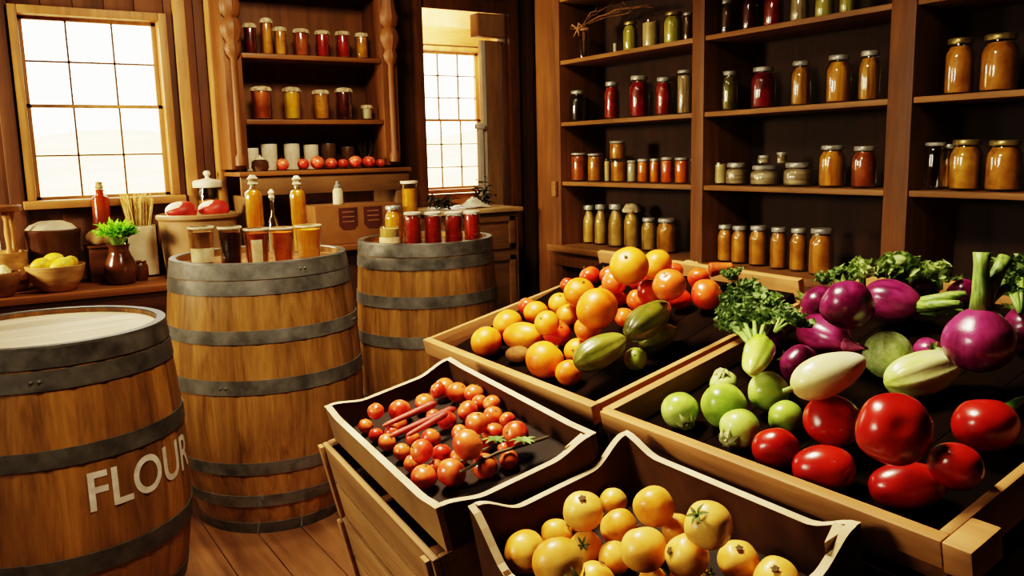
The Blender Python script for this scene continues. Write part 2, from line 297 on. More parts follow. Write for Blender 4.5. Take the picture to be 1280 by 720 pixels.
# ------------------------------------------------------------------ DATA (metres, baked)
JARS = [
    ('H1', 1.3366, 4.5315, 1.9865, 0.0332, 0.1591, 'straight', 'darkred', 'cloth', 'preserve_jar',
     'dark red jar with cloth cap, first on the hutch top shelf from the window'),
    ('H1', 1.4222, 4.5297, 1.9865, 0.0314, 0.1904, 'straight', 'amber', 'cloth', 'preserve_jar',
     'taller amber jar, second on the hutch top shelf from the window'),
    ('H1', 1.4936, 4.5318, 1.9865, 0.0338, 0.1494, 'straight', 'amber', 'cloth', 'preserve_jar',
     'amber jar touching the taller one, third on the hutch top shelf'),
    ('H1', 1.6091, 4.5400, 1.9865, 0.0429, 0.1473, 'straight', 'rust', 'cloth', 'preserve_jar',
     'rust brown jar in the middle of the hutch top shelf'),
    ('H1', 1.7276, 4.5362, 1.9865, 0.0391, 0.1449, 'straight', 'red', 'cloth', 'preserve_jar',
     'red jar, third from the inner end of the hutch top shelf'),
    ('H1', 1.8448, 4.5363, 1.9865, 0.0397, 0.1469, 'straight', 'red', 'cloth', 'preserve_jar',
     'red jar, second from the inner end of the hutch top shelf'),
    ('H1', 1.9540, 4.5345, 1.9865, 0.0379, 0.1441, 'straight', 'amber', 'cloth', 'preserve_jar',
     'amber jar at the doorway end of the hutch top shelf'),
    ('H2', 1.3779, 4.5499, 1.6545, 0.0529, 0.1752, 'straight', 'rust', 'cloth', 'preserve_jar',
     'wide rust brown jar, first on the hutch middle shelf'),
    ('H2', 1.5413, 4.5443, 1.6545, 0.0474, 0.1741, 'straight', 'brightyellow', 'cloth', 'preserve_jar',
     'glowing yellow jar on the hutch middle shelf'),
    ('H2', 1.7038, 4.5426, 1.6545, 0.0461, 0.1640, 'straight', 'amber', 'cloth', 'preserve_jar',
     'brown amber jar in the middle of the hutch middle shelf'),
    ('H2', 1.8361, 4.5428, 1.6545, 0.0468, 0.1778, 'straight', 'darkred', 'cloth', 'preserve_jar',
     'dark red jar on the hutch middle shelf, beside the little glass'),
    ('H2', 1.9640, 4.5287, 1.6545, 0.0316, 0.0820, 'straight', 'glassy', 'cloth', 'preserve_jar',
     'little clear glass pot at the end of the hutch middle shelf'),
    ('R1', 2.9752, 3.8410, 1.9585, 0.0333, 0.1702, 'straight', 'dim', 'none', 'glass_vase',
     'dark glass vase holding dried twigs on the top wall shelf'),
    ('R1', 2.9630, 3.5591, 1.9585, 0.0126, 0.0552, 'straight', 'white', 'none', 'small_vial',
     'tiny white vial beside the twig vase'),
    ('R1', 2.9817, 3.4595, 1.9585, 0.0414, 0.1505, 'mason', 'greenyellow', 'gold', 'preserve_jar',
     'green yellow pickle jar, first of the pale jars on the upper wall shelf'),
    ('R1', 2.9856, 3.3059, 1.9585, 0.0462, 0.1340, 'straight', 'cream', 'none', 'preserve_jar',
     'cream coloured jar between two greenish jars on the upper wall shelf'),
    ('R1', 2.9894, 3.1500, 1.9585, 0.0507, 0.1536, 'mason', 'greenyellow', 'gold', 'preserve_jar',
     'wide striped green yellow jar beside the first shelf upright'),
    ('R1', 2.9721, 3.0345, 1.9585, 0.0247, 0.1305, 'straight', 'brown', 'metal', 'preserve_jar',
     'narrow brown jar partly hidden by the first shelf upright'),
    ('R2', 2.9822, 3.9131, 1.6195, 0.0459, 0.1763, 'mason', 'dim', 'metal', 'preserve_jar',
     'dark almost unlit jar at the inner end of the second shelf'),
    ('R2', 2.9821, 3.6100, 1.6195, 0.0431, 0.2001, 'mason', 'red', 'metal', 'preserve_jar',
     'red jar, first of three red ones in the corner bay'),
    ('R2', 2.9900, 3.4005, 1.6195, 0.0539, 0.2136, 'mason', 'crimson', 'metal', 'preserve_jar',
     'tallest crimson jar in the corner bay'),
    ('R2', 2.9845, 3.2095, 1.6195, 0.0439, 0.1896, 'mason', 'red', 'metal', 'preserve_jar',
     'red jar, third of the red ones in the corner bay'),
    ('R2', 2.9817, 3.0616, 1.6195, 0.0388, 0.2114, 'straight', 'pickle', 'metal', 'preserve_jar',
     'jar of pale pickle strips with white lid against the first upright'),
    ('R3', 2.9853, 3.9082, 1.2855, 0.0508, 0.1634, 'straight', 'rust', 'metal', 'preserve_jar',
     'rust brown jar, first on the third shelf of the corner bay'),
    ('R3', 2.9825, 3.7588, 1.2855, 0.0447, 0.1581, 'straight', 'amber', 'metal', 'preserve_jar',
     'amber and cream jar, second on the third shelf of the corner bay'),
    ('R3', 2.9660, 3.6336, 1.2855, 0.0175, 0.1235, 'straight', 'cream', 'none', 'preserve_jar',
     'thin pale jar squeezed beside the stacked amber jars'),
    ('R3', 2.9852, 3.5556, 1.2855, 0.0475, 0.1177, 'straight', 'amber', 'none', 'preserve_jar',
     'amber jar carrying another jar on its top'),
    ('R3', 2.9728, 3.4370, 1.2855, 0.0274, 0.1150, 'straight', 'glassy', 'metal', 'preserve_jar',
     'clear glass jar right beside the stacked jars'),
    ('R3', 2.9755, 3.3524, 1.2855, 0.0311, 0.1216, 'straight', 'orange', 'metal', 'preserve_jar',
     'orange jar next to the clear glass jar in the corner bay'),
    ('R3', 2.9727, 3.2614, 1.2855, 0.0265, 0.1236, 'straight', 'orange', 'metal', 'preserve_jar',
     'narrow orange jar, second of the orange row'),
    ('R3', 2.9781, 3.1765, 1.2855, 0.0341, 0.1297, 'straight', 'deeporange', 'metal', 'preserve_jar',
     'deep orange jar, third of the orange row'),
    ('R3', 2.9794, 3.0762, 1.2855, 0.0354, 0.1272, 'straight', 'deeporange', 'metal', 'preserve_jar',
     'deep orange jar, last whole one of the orange row'),
    ('R3', 2.9658, 2.9808, 1.2855, 0.0154, 0.1207, 'straight', 'orange', 'metal', 'preserve_jar',
     'orange jar almost hidden behind the first upright'),
    ('R4', 3.0629, 3.9190, 0.9235, 0.0400, 0.2234, 'bottle', 'mustard', 'metal', 'preserve_jar',
     'pale mustard bottle jar, first on the lowest shelf'),
    ('R4', 3.0634, 3.8130, 0.9235, 0.0392, 0.2328, 'bottle', 'mustard', 'metal', 'preserve_jar',
     'pale mustard bottle jar, second on the lowest shelf'),
    ('R4', 3.0514, 3.6633, 0.9235, 0.0471, 0.2401, 'bottle', 'mustard', 'metal', 'preserve_jar',
     'pale mustard bottle jar, third on the lowest shelf'),
    ('R4', 3.0616, 3.5431, 0.9235, 0.0462, 0.2443, 'bottle', 'mustard', 'cloth', 'preserve_jar',
     'pale mustard bottle jar with cloth cap, fourth on the lowest shelf'),
    ('R4', 3.0511, 3.3923, 0.9235, 0.0427, 0.1770, 'mason', 'mustard', 'metal', 'preserve_jar',
     'shorter mustard jar right of the four bottle jars'),
    ('R4', 3.0525, 3.2587, 0.9235, 0.0542, 0.1811, 'mason', 'amber', 'metal', 'preserve_jar',
     'short wide amber jar at the end of the corner bay lowest row'),
    ('R1', 2.9758, 2.7923, 1.9585, 0.0289, 0.1532, 'mason', 'brown', 'metal', 'preserve_jar',
     'small brown jar at the inner end of the centre bay top shelf'),
    ('R1', 2.9809, 2.6671, 1.9585, 0.0352, 0.1669, 'mason', 'purple', 'metal', 'preserve_jar',
     'purple red jar on the centre bay top shelf'),
    ('R1', 2.9871, 2.5408, 1.9585, 0.0428, 0.1520, 'mason', 'red', 'metal', 'preserve_jar',
     'orange red jar on the centre bay top shelf'),
    ('R1', 2.9855, 2.4030, 1.9585, 0.0397, 0.1371, 'mason', 'pickle', 'metal', 'preserve_jar',
     'brown and white striped jar on the centre bay top shelf'),
    ('R1', 2.9865, 2.2831, 1.9585, 0.0402, 0.1203, 'mason', 'greenyellow', 'metal', 'preserve_jar',
     'yellow jar on the centre bay top shelf beside the striped one'),
    ('R1', 2.9812, 2.1725, 1.9585, 0.0329, 0.1138, 'mason', 'greenyellow', 'metal', 'preserve_jar',
     'yellow jar near the thick upright on the centre bay top shelf'),
    ('R2', 2.9814, 2.7753, 1.6195, 0.0365, 0.1807, 'mason', 'olive', 'metal', 'preserve_jar',
     'olive jar, first on the centre bay second shelf'),
    ('R2', 2.9955, 2.5939, 1.6195, 0.0545, 0.1811, 'mason', 'crimson', 'metal', 'preserve_jar',
     'crimson glossy jar on the centre bay second shelf'),
    ('R2', 2.9872, 2.3882, 1.6195, 0.0419, 0.1862, 'mason', 'amberstripe', 'metal', 'preserve_jar',
     'amber jar in the middle of the centre bay second shelf'),
    ('R2', 2.9944, 2.2102, 1.6195, 0.0498, 0.1916, 'mason', 'orangestripe', 'metal', 'preserve_jar',
     'large orange and yellow jar on the centre bay second shelf'),
    ('R2', 2.9889, 2.0686, 1.6195, 0.0419, 0.1926, 'mason', 'amberstripe', 'metal', 'preserve_jar',
     'striped amber jar next to the thick upright, second shelf'),
    ('R3', 2.9765, 2.8158, 1.2855, 0.0302, 0.1030, 'straight', 'cream', 'none', 'preserve_jar',
     'small cream jar, first on the centre bay third shelf'),
    ('R3', 2.9924, 2.7354, 1.2855, 0.0515, 0.1039, 'squat', 'brownwhite', 'metal', 'preserve_jar',
     'squat brown jar with grey lid on the third shelf'),
    ('R3', 3.0040, 2.5807, 1.2855, 0.0659, 0.0917, 'squat', 'brownwhite', 'metal', 'preserve_jar',
     'squat white banded jar carrying two tiny pots'),
    ('R3', 3.0022, 2.4025, 1.2855, 0.0615, 0.1036, 'squat', 'brownwhite', 'metal', 'preserve_jar',
     'squat white banded jar beside the tall orange jars'),
    ('R3', 2.9976, 2.2294, 1.2855, 0.0541, 0.1723, 'mason', 'orangestripe', 'metal', 'preserve_jar',
     'tall orange jar on the centre bay third shelf'),
    ('R3', 2.9946, 2.0800, 1.2855, 0.0490, 0.1661, 'mason', 'rust', 'metal', 'preserve_jar',
     'tall reddish brown jar beside the thick upright, third shelf'),
    ('R4', 3.0043, 2.8078, 0.9235, 0.0382, 0.1774, 'mason', 'honey', 'metal', 'preserve_jar',
     'honey coloured jar, first of six on the centre bay lowest shelf'),
    ('R4', 3.0071, 2.7234, 0.9235, 0.0391, 0.1769, 'mason', 'honey', 'metal', 'preserve_jar',
     'honey coloured jar, second of six on the centre bay lowest shelf'),
    ('R4', 3.0098, 2.6145, 0.9235, 0.0437, 0.1840, 'mason', 'honey', 'metal', 'preserve_jar',
     'honey coloured jar, third of six on the centre bay lowest shelf'),
    ('R4', 2.9907, 2.4836, 0.9235, 0.0388, 0.1854, 'mason', 'honey', 'metal', 'preserve_jar',
     'honey coloured jar, fourth of six on the centre bay lowest shelf'),
    ('R4', 2.9923, 2.3802, 0.9235, 0.0380, 0.1882, 'mason', 'honey', 'metal', 'preserve_jar',
     'honey coloured jar, fifth of six on the centre bay lowest shelf'),
    ('R4', 2.9773, 2.2530, 0.9235, 0.0518, 0.1958, 'mason', 'honey', 'metal', 'preserve_jar',
     'honey coloured jar, sixth and largest on the centre bay lowest shelf'),
    ('R2', 3.0904, 1.9682, 1.6195, 0.0362, 0.1704, 'straight', 'olive', 'none', 'preserve_jar',
     'dim olive jar right behind the thick upright, second shelf'),
    ('R2', 2.9983, 1.7195, 1.6195, 0.0510, 0.1974, 'mason', 'honey', 'gold', 'preserve_jar',
     'large honey coloured jar, first of two in the dark end bay, upper row'),
    ('R2', 3.0081, 1.5868, 1.6195, 0.0615, 0.1960, 'mason', 'honey', 'gold', 'preserve_jar',
     'largest honey coloured jar by the picture edge, upper row'),
    ('R3', 2.9874, 1.7834, 1.2855, 0.0386, 0.1741, 'straight', 'dim', 'metal', 'preserve_jar',
     'nearly black jar right behind the thick upright, third shelf'),
    ('R3', 3.0881, 1.7890, 1.2855, 0.0330, 0.1669, 'mason', 'honey', 'metal', 'preserve_jar',
     'amber jar half hidden behind a bigger one in the end bay'),
    ('R3', 3.0025, 1.6798, 1.2855, 0.0556, 0.1815, 'mason', 'honeylight', 'gold', 'preserve_jar',
     'bright honey jar in the middle of the end bay third shelf'),
    ('R3', 3.0064, 1.5488, 1.2855, 0.0592, 0.1765, 'mason', 'honey', 'gold', 'preserve_jar',
     'large honey jar at the picture edge, third shelf'),
    ('M', 0.7519, 3.3600, 1.0475, 0.0474, 0.1547, 'tumbler', 'brownclear', 'lip', 'preserve_jar',
     'brown clear jar with a cream paper label on the centre barrel'),
    ('M', 0.8363, 3.2700, 1.0475, 0.0440, 0.1545, 'tumbler', 'darkbrown', 'lip', 'preserve_jar',
     'dark brown jar beside the labelled one on the centre barrel'),
    ('M', 0.9227, 3.2250, 1.0475, 0.0471, 0.1455, 'tumbler', 'redbrown', 'lip', 'preserve_jar',
     'red brown jar with a thin amber label in the barrel middle'),
    ('M', 1.0371, 3.2750, 1.0475, 0.0455, 0.1381, 'tumbler', 'deeporange', 'lip', 'preserve_jar',
     'deep orange jar on the centre barrel beside the yellow one'),
    ('M', 1.1672, 3.3400, 1.0475, 0.0521, 0.1354, 'tumbler', 'juice', 'lip', 'preserve_jar',
     'yellow orange jar at the inner rim of the centre barrel'),
    ('M', 1.0154, 3.5500, 1.0475, 0.0366, 0.3413, 'juicebottle', 'juice', 'stopper', 'juice_bottle',
     'tall orange juice bottle with glass stopper, behind the jars, nearer the window'),
    ('M', 1.2131, 3.5800, 1.0475, 0.0345, 0.3314, 'juicebottle', 'juice', 'stopper', 'juice_bottle',
     'orange juice bottle with knobbly stopper, behind the yellow jar'),
    ('M', 1.1154, 3.6300, 1.0475, 0.0241, 0.2763, 'cruet', 'glassy', 'stopper', 'glass_cruet',
     'clear glass cruet between the two juice bottles'),
    ('B', 1.6697, 3.6550, 1.0295, 0.0489, 0.0958, 'straight', 'creamlabel', 'none', 'preserve_jar',
     'small cream jar at the front of the far barrel'),
    ('B', 1.7444, 3.7650, 1.0295, 0.0465, 0.1888, 'mason', 'juice', 'metal', 'preserve_jar',
     'yellow jar behind the small cream one on the far barrel'),
    ('B', 1.7428, 3.5550, 1.0295, 0.0408, 0.1673, 'straight', 'tomato', 'whitelid', 'preserve_jar',
     'red sauce jar, first of four on the far barrel'),
    ('B', 1.8340, 3.5300, 1.0295, 0.0411, 0.1634, 'straight', 'tomato', 'whitelid', 'preserve_jar',
     'red sauce jar, second of four on the far barrel'),
    ('B', 1.9559, 3.5500, 1.0295, 0.0439, 0.1558, 'straight', 'tomato', 'whitelid', 'preserve_jar',
     'red sauce jar, third of four on the far barrel'),
    ('B', 2.0981, 3.6200, 1.0295, 0.0414, 0.1488, 'straight', 'tomato', 'whitelid', 'preserve_jar',
     'red sauce jar, fourth of four at the far barrel edge'),
    ('B', 1.8466, 3.7900, 1.0295, 0.0414, 0.2999, 'tumbler', 'juice', 'lip', 'juice_glass',
     'tall glass of orange juice rising behind the red jars'),
    ('R3', 2.9852, 3.5687, 1.4042, 0.0452, 0.0991, 'straight', 'amber', 'metal', 'preserve_jar',
     'upper amber jar standing on another jar'),
    ('R3', 3.0040, 2.5865, 1.3782, 0.0302, 0.0391, 'squat', 'brownwhite', 'metal', 'spice_pot',
     'tiny lidded pot on a squat jar, nearer the corner'),
    ('R3', 3.0040, 2.4897, 1.3782, 0.0243, 0.0469, 'straight', 'brownwhite', 'metal', 'spice_pot',
     'tiny tapered pot on a squat jar, nearer the orange jars'),
]
FR_OT = ([0.93, 1.178, 1.0], [0.974407, -0.017452, 0.224114], [0.017008, 0.999848, 0.003912], [-0.224148, 0.0, 0.974555])
W_OT, L_OT, D_OT, S_OT = 0.550, 0.660, 0.050, 0.130
FR_RT = ([0.925, 0.523, 1.0], [0.974555, 0.0, 0.224148], [0.0, 1.0, 0.0], [-0.224148, 0.0, 0.974555])
W_RT, L_RT, D_RT, S_RT = 0.720, 0.597, 0.050, 0.050
FR_TB = ([0.547, 1.06, 0.93], [0.971551, -0.078459, 0.223457], [0.076463, 0.996917, 0.017586], [-0.224148, 0.0, 0.974555])
W_TB, L_TB, D_TB, S_TB = 0.268, 0.545, 0.050, 0.050
FR_YB = ([0.585, 0.6, 0.93], [0.984183, 0.0, 0.177153], [0.0, 1.0, 0.0], [-0.177153, 0.0, 0.984183])
W_YB, L_YB, D_YB, S_YB = 0.285, 0.412, 0.105, 0.060
FRUIT = [
    ('OT', 'round_orange', [(1.0007, 1.6764, 1.0147, 0.0393)], None, None,
     'orange resting in the near left corner of the fruit tray'),
    ('OT', 'round_orange', [(1.0789, 1.7028, 1.0427, 0.0384)], None, None,
     'orange behind the left corner one, along the tray edge'),
    ('OT', 'red_tomato', [(1.1706, 1.7514, 1.0665, 0.0289)], None, None,
     'small reddish tomato against the tray back edge, behind the leftmost oranges'),
    ('OT', 'round_orange', [(1.0532, 1.6252, 1.0297, 0.0349), (1.0649, 1.5922, 1.0337, 0.0346)], None, None,
     'wide orange lying behind the brown kiwi, near the front lip'),
    ('OT', 'kiwi_fruit', [(1.015, 1.5813, 0.9997, 0.02), (1.0244, 1.556, 1.003, 0.0198)], None, None,
     'small brown oval kiwi beside the front lip of the fruit tray'),
    ('OT', 'round_orange', [(0.995, 1.4284, 1.0188, 0.0444)], None, None,
     'large orange at the front lip, left of the smallest front orange'),
    ('OT', 'round_orange', [(1.0036, 1.3559, 1.0053, 0.0288)], None, None,
     'small orange nearest to the front lip, beside the ribbed green melon'),
    ('OT', 'round_orange', [(1.1521, 1.6889, 1.0635, 0.0324)], None, None,
     'pale orange near the tray back edge, right of the reddish tomato'),
    ('OT', 'round_orange', [(1.0484, 1.4949, 1.0809, 0.0295)], None, None,
     'orange on top, right above the wide orange'),
    ('OT', 'red_tomato', [(1.0963, 1.5247, 1.0468, 0.0358)], None, None,
     'orange red tomato in the tray middle, behind the large front orange'),
    ('OT', 'round_orange', [(1.1759, 1.5911, 1.0691, 0.0292)], None, None,
     'orange between the back edge and the biggest orange of the tray'),
    ('OT', 'round_orange', [(1.2081, 1.6655, 1.0821, 0.0303)], None, None,
     'orange at the tray back edge, below the upper row orange'),
    ('OT', 'round_orange', [(1.0669, 1.4103, 1.03, 0.03)], None, None,
     'orange partly hidden behind the front ribbed melon'),
    ('OT', 'round_orange', [(1.0722, 1.3811, 1.0824, 0.0297)], None, None,
     'orange topping the pile just left of the green melons'),
    ('OT', 'round_orange', [(1.1841, 1.5542, 1.1266, 0.039)], None, None,
     'golden orange raised at the back edge, left of the biggest orange'),
    ('OT', 'round_orange', [(1.0567, 1.329, 1.1358, 0.046)], None, None,
     'biggest orange of the tray, in its middle'),
    ('OT', 'red_tomato', [(1.3059, 1.7671, 1.1079, 0.0207)], None, None,
     'tiny red tomato perched at the far left of the tray back edge'),
    ('OT', 'red_tomato', [(1.3391, 1.7143, 1.1321, 0.0317)], None, None,
     'red tomato at the tray back, left of the pale one'),
    ('OT', 'red_tomato', [(1.357, 1.6585, 1.1417, 0.0271)], None, None,
     'pale red tomato at the tray back, between two bigger ones'),
    ('OT', 'red_tomato', [(1.2544, 1.5129, 1.1487, 0.0347)], None, None,
     'round orange red tomato at the tray back, under the topmost orange'),
    ('OT', 'round_orange', [(1.1846, 1.3788, 1.206, 0.0442)], None, None,
     'topmost orange at the back of the pile, left of its twin'),
    ('OT', 'round_orange', [(1.3609, 1.4851, 1.183, 0.0391)], None, None,
     'topmost orange at the back of the pile, right of its twin'),
    ('OT', 'red_tomato', [(1.3598, 1.5433, 1.1405, 0.032)], None, None,
     'pinkish tomato below and between the two topmost oranges'),
    ('OT', 'red_tomato', [(1.2862, 1.468, 1.1096, 0.0285)], None, None,
     'red tomato just above the long green melon'),
    ('OT', 'red_tomato', [(1.2333, 1.3656, 1.1448, 0.0346)], None, None,
     'orange red tomato in the centre right of the pile'),
    ('OT', 'red_tomato', [(1.1599, 1.2301, 1.1861, 0.0366)], None, None,
     'glossy red tomato below the right topmost orange'),
    ('OT', 'red_tomato', [(1.4233, 1.4946, 1.1595, 0.0276)], None, None,
     'flat orange tomato right under the right topmost orange'),
    ('OT', 'red_tomato', [(1.3173, 1.3618, 1.1224, 0.0294)], None, None,
     'red tomato left of the largest tomato at the tray right end'),
    ('OT', 'red_tomato', [(1.335, 1.2979, 1.1387, 0.0383)], None, None,
     'largest red tomato at the right end of the fruit tray'),
    ('OT', 'red_tomato', [(1.4109, 1.3975, 1.1561, 0.0284)], None, None,
     'pale tomato behind the largest one at the tray right end'),
    ('OT', 'carrot', [(1.4207, 1.3537, 1.1805, 0.0181), (1.4412, 1.3389, 1.1838, 0.0141)], None, None,
     'orange carrot end pointing at the kale, right end of the tray'),
    ('OT', 'red_tomato', [(1.2188, 1.4342, 1.0817, 0.0256)], None, None,
     'reddish tomato squeezed behind the long green melon'),
    ('OT', 'red_tomato', [(1.2916, 1.5913, 1.1084, 0.0257)], None, None,
     'small red tomato behind the biggest orange'),
    ('OT', 'red_tomato', [(1.2721, 1.3914, 1.1034, 0.0274)], None, None,
     'red tomato mostly hidden behind the long green melon'),
    ('OT', 'red_tomato', [(1.2851, 1.5325, 1.1032, 0.023)], None, None,
     'tiny pink tomato right of the biggest orange'),
    ('OT', 'ginger_root', [(1.4818, 1.5108, 1.1679, 0.0152), (1.4858, 1.4766, 1.167, 0.0129)], None, None,
     'knobbly beige ginger root on the back edge of the fruit tray'),
    ('OT', 'green_melon', [(0.9956, 1.2832, 1.0512, 0.0308), (1.0171, 1.2654, 1.0649, 0.0361), (1.0508, 1.2729, 1.072, 0.0311)], None, None,
     'ribbed dark green melon nearest to the front lip of the fruit tray'),
    ('OT', 'green_melon', [(1.0762, 1.2298, 1.1093, 0.035), (1.1125, 1.2326, 1.1238, 0.0354), (1.1701, 1.2624, 1.129, 0.0292)], None, None,
     'long olive green melon lying on top of the fruit tray'),
    ('OT', 'green_melon', [(1.1601, 1.28, 1.0638, 0.029), (1.1881, 1.2745, 1.0743, 0.0291)], None, None,
     'olive green melon tucked under the long melon'),
    ('OT', 'lime', [(1.1003, 1.2612, 1.0372, 0.0248)], None, None,
     'small round green lime right of the front ribbed melon'),
    ('TB', 'small_tomato', [(0.6244, 1.4203, 0.9184, 0.0185)], None, None,
     'bright orange small tomato at the left rim of the box'),
    ('TB', 'small_tomato', [(0.6428, 1.509, 0.9537, 0.0178)], None, None,
     'pale red small tomato behind the left rim, under the carrot ends'),
    ('TB', 'small_tomato', [(0.6939, 1.5079, 0.9447, 0.0252)], None, None,
     'small tomato behind the carrots, nearest the back left rim'),
    ('TB', 'small_tomato', [(0.7436, 1.4957, 0.9552, 0.0217)], None, None,
     'red orange small tomato in the back row, behind the carrot tops'),
    ('TB', 'small_tomato', [(0.7975, 1.5108, 0.9728, 0.0241)], None, None,
     'small orange tomato at the back rim, left of its red twin'),
    ('TB', 'small_tomato', [(0.8021, 1.4637, 0.974, 0.0234)], None, None,
     'small red tomato at the back rim, right of the orange one'),
    ('TB', 'small_tomato', [(0.8184, 1.4241, 0.9777, 0.0217)], None, None,
     'dark crimson small tomato in the back corner shade'),
    ('TB', 'small_tomato', [(0.81, 1.3881, 0.97, 0.0175)], None, None,
     'dark small tomato in shade, left of the shaded pair'),
    ('TB', 'small_tomato', [(0.8161, 1.3523, 0.9741, 0.0191)], None, None,
     'shaded red small tomato, rightmost of the dark back ones'),
    ('TB', 'small_tomato', [(0.7719, 1.369, 0.9644, 0.0224)], None, None,
     'light orange small tomato in the second row, below the back twin'),
    ('TB', 'small_tomato', [(0.7312, 1.3784, 0.9508, 0.0204)], None, None,
     'small red tomato at the box middle, above the carrot tip'),
    ('TB', 'small_tomato', [(0.7577, 1.4615, 0.9865, 0.018)], None, None,
     'tiny pale tomato touching the upper carrot end'),
    ('TB', 'small_tomato', [(0.7143, 1.236, 0.9864, 0.0221)], None, None,
     'oblong light red small tomato on top, centre of the box'),
    ('TB', 'small_tomato', [(0.7903, 1.3069, 0.9674, 0.02)], None, None,
     'orange small tomato right of the oblong one'),
    ('TB', 'small_tomato', [(0.7495, 1.2398, 0.9585, 0.0223)], None, None,
     'small red tomato left of the large golden one by the right rim'),
    ('TB', 'small_tomato', [(0.7489, 1.1656, 0.9783, 0.025)], None, None,
     'golden small tomato, rightmost in the box'),
    ('TB', 'small_tomato', [(0.6498, 1.157, 0.9833, 0.028)], None, None,
     'largest small tomato at the box centre, above the vine'),
    ('TB', 'small_tomato', [(0.62, 1.2651, 0.9474, 0.0225)], None, None,
     'orange red small tomato at the front left, left of a smaller one'),
    ('TB', 'small_tomato', [(0.6634, 1.2759, 0.9304, 0.0189)], None, None,
     'small red tomato between the front left one and the largest'),
    ('TB', 'small_tomato', [(0.6166, 1.2966, 0.9154, 0.0173)], None, None,
     'small pinkish tomato right at the front left rim'),
    ('TB', 'small_tomato', [(0.6007, 1.2218, 0.9182, 0.024)], None, None,
     'pink red small tomato near the front corner, left one'),
    ('TB', 'small_tomato', [(0.6335, 1.1842, 0.9305, 0.0268)], None, None,
     'deep red small tomato nearest to the front corner, right one'),
    ('TB', 'small_tomato', [(0.6796, 1.1542, 0.9405, 0.0237)], None, None,
     'orange small tomato below the vine, by the front rim'),
    ('TB', 'small_tomato', [(0.6251, 1.356, 0.9182, 0.0179)], None, None,
     'dark red small tomato behind the bright orange one, left side'),
    ('TB', 'small_tomato', [(0.6795, 1.346, 0.9356, 0.0198)], None, None,
     'shaded red small tomato just under the carrots'),
    ('TB', 'small_tomato', [(0.7997, 1.271, 0.9666, 0.0165)], None, None,
     'tiny orange tomato behind the golden one at the right'),
    ('TB', 'small_tomato', [(0.6313, 1.5376, 0.9175, 0.0162)], None, None,
     'tiny red tomato at the far left corner of the box'),
    ('TB', 'small_tomato', [(0.6764, 1.4729, 0.9302, 0.0159)], None, None,
     'tiny light tomato squeezed beneath the upper carrot'),
    ('TB', 'small_tomato', [(0.6272, 1.4784, 0.916, 0.0157)], None, None,
     'pinkish tiny tomato right behind the bright orange one'),
    ('TB', 'small_tomato', [(0.7244, 1.3172, 0.945, 0.0165)], None, None,
     'tiny red tomato between the oblong one and the largest one'),
    ('TB', 'small_tomato', [(0.7147, 1.2265, 0.9434, 0.0172)], None, None,
     'tiny red tomato right of the largest one, under the vine'),
    ('TB', 'small_tomato', [(0.7415, 1.1895, 0.9477, 0.0139)], None, None,
     'tiny dark tomato under the golden one at the right'),
    ('TB', 'small_tomato', [(0.6505, 1.4546, 0.9226, 0.0156)], None, None,
     'tiny red tomato half under the longest carrot, left end'),
    ('TB', 'small_tomato', [(0.6405, 1.2532, 0.9189, 0.014)], None, None,
     'tiny red tomato between the two biggest front corner ones'),
    ('TB', 'small_tomato', [(0.6762, 1.2355, 0.9323, 0.0171)], None, None,
     'shaded tomato just below the largest one'),
    ('TB', 'small_tomato', [(0.6638, 1.3912, 0.9262, 0.0152)], None, None,
     'deep red tiny tomato in the carrot shadow, left of the shaded one'),
    ('TB', 'small_tomato', [(0.7306, 1.4365, 0.9456, 0.0158)], None, None,
     'tiny red tomato peeking out above the longest carrot'),
    ('TB', 'small_tomato', [(0.7202, 1.144, 0.946, 0.0179)], None, None,
     'dark small tomato next to the calyx of the vine'),
    ('YB', 'yellow_tomato', [(0.6394, 0.9761, 0.8723, 0.0353)], (0.75, 0.25, 0.75), 'scar',
     'yellow tomato with a brown blossom scar, far left in the box'),
    ('YB', 'yellow_tomato', [(0.7019, 0.9839, 0.8795, 0.0275)], None, None,
     'yellow tomato behind the far left one'),
    ('YB', 'yellow_tomato', [(0.703, 0.9192, 0.9403, 0.0321)], (-0.1, 0.8, 0.6), 'scar',
     'yellow tomato with a small stem scar on top, raised at the back left'),
    ('YB', 'yellow_tomato', [(0.8145, 0.987, 0.9035, 0.0244)], None, None,
     'dark shaded yellow tomato deepest at the back wall'),
    ('YB', 'yellow_tomato', [(0.7515, 0.9911, 0.8841, 0.0203)], None, None,
     'small shaded yellow tomato behind the raised back left one'),
    ('YB', 'yellow_tomato', [(0.7666, 0.9163, 0.8992, 0.0314)], None, None,
     'yellow tomato at the centre, between the two raised back ones'),
    ('YB', 'yellow_tomato', [(0.7811, 0.8564, 0.9497, 0.0325)], (0.3, 0.5, -0.8), 'scar',
     'round yellow tomato raised at the back centre, without a stem'),
    ('YB', 'yellow_tomato', [(0.7235, 0.6953, 0.9973, 0.0328)], (-0.6, 0.55, 0.6), 'star',
     'yellow tomato with a green star shaped stem facing the box wall'),
    ('YB', 'yellow_tomato', [(0.8208, 0.8501, 0.9066, 0.0259)], None, None,
     'yellow tomato left of the green stemmed one, half hidden'),
    ('YB', 'yellow_tomato', [(0.5612, 0.7848, 0.9585, 0.0347)], (0.55, -0.5, 0.7), 'husk',
     'large yellow tomato at the front left with a flower end'),
    ('YB', 'yellow_tomato', [(0.7106, 0.9236, 0.8811, 0.0271)], (-0.25, 0.4, 0.9), 'star',
     'yellow tomato with a dark green stem scar, behind the large front one'),
    ('YB', 'yellow_tomato', [(0.7222, 0.8708, 0.8832, 0.0264)], None, None,
     'yellow tomato squeezed left of the big double one'),
    ('YB', 'yellow_tomato', [(0.7054, 0.7928, 0.9315, 0.0343)], (-0.1, 0.8, -0.3), 'scar',
     'big yellow tomato on top at the box centre'),
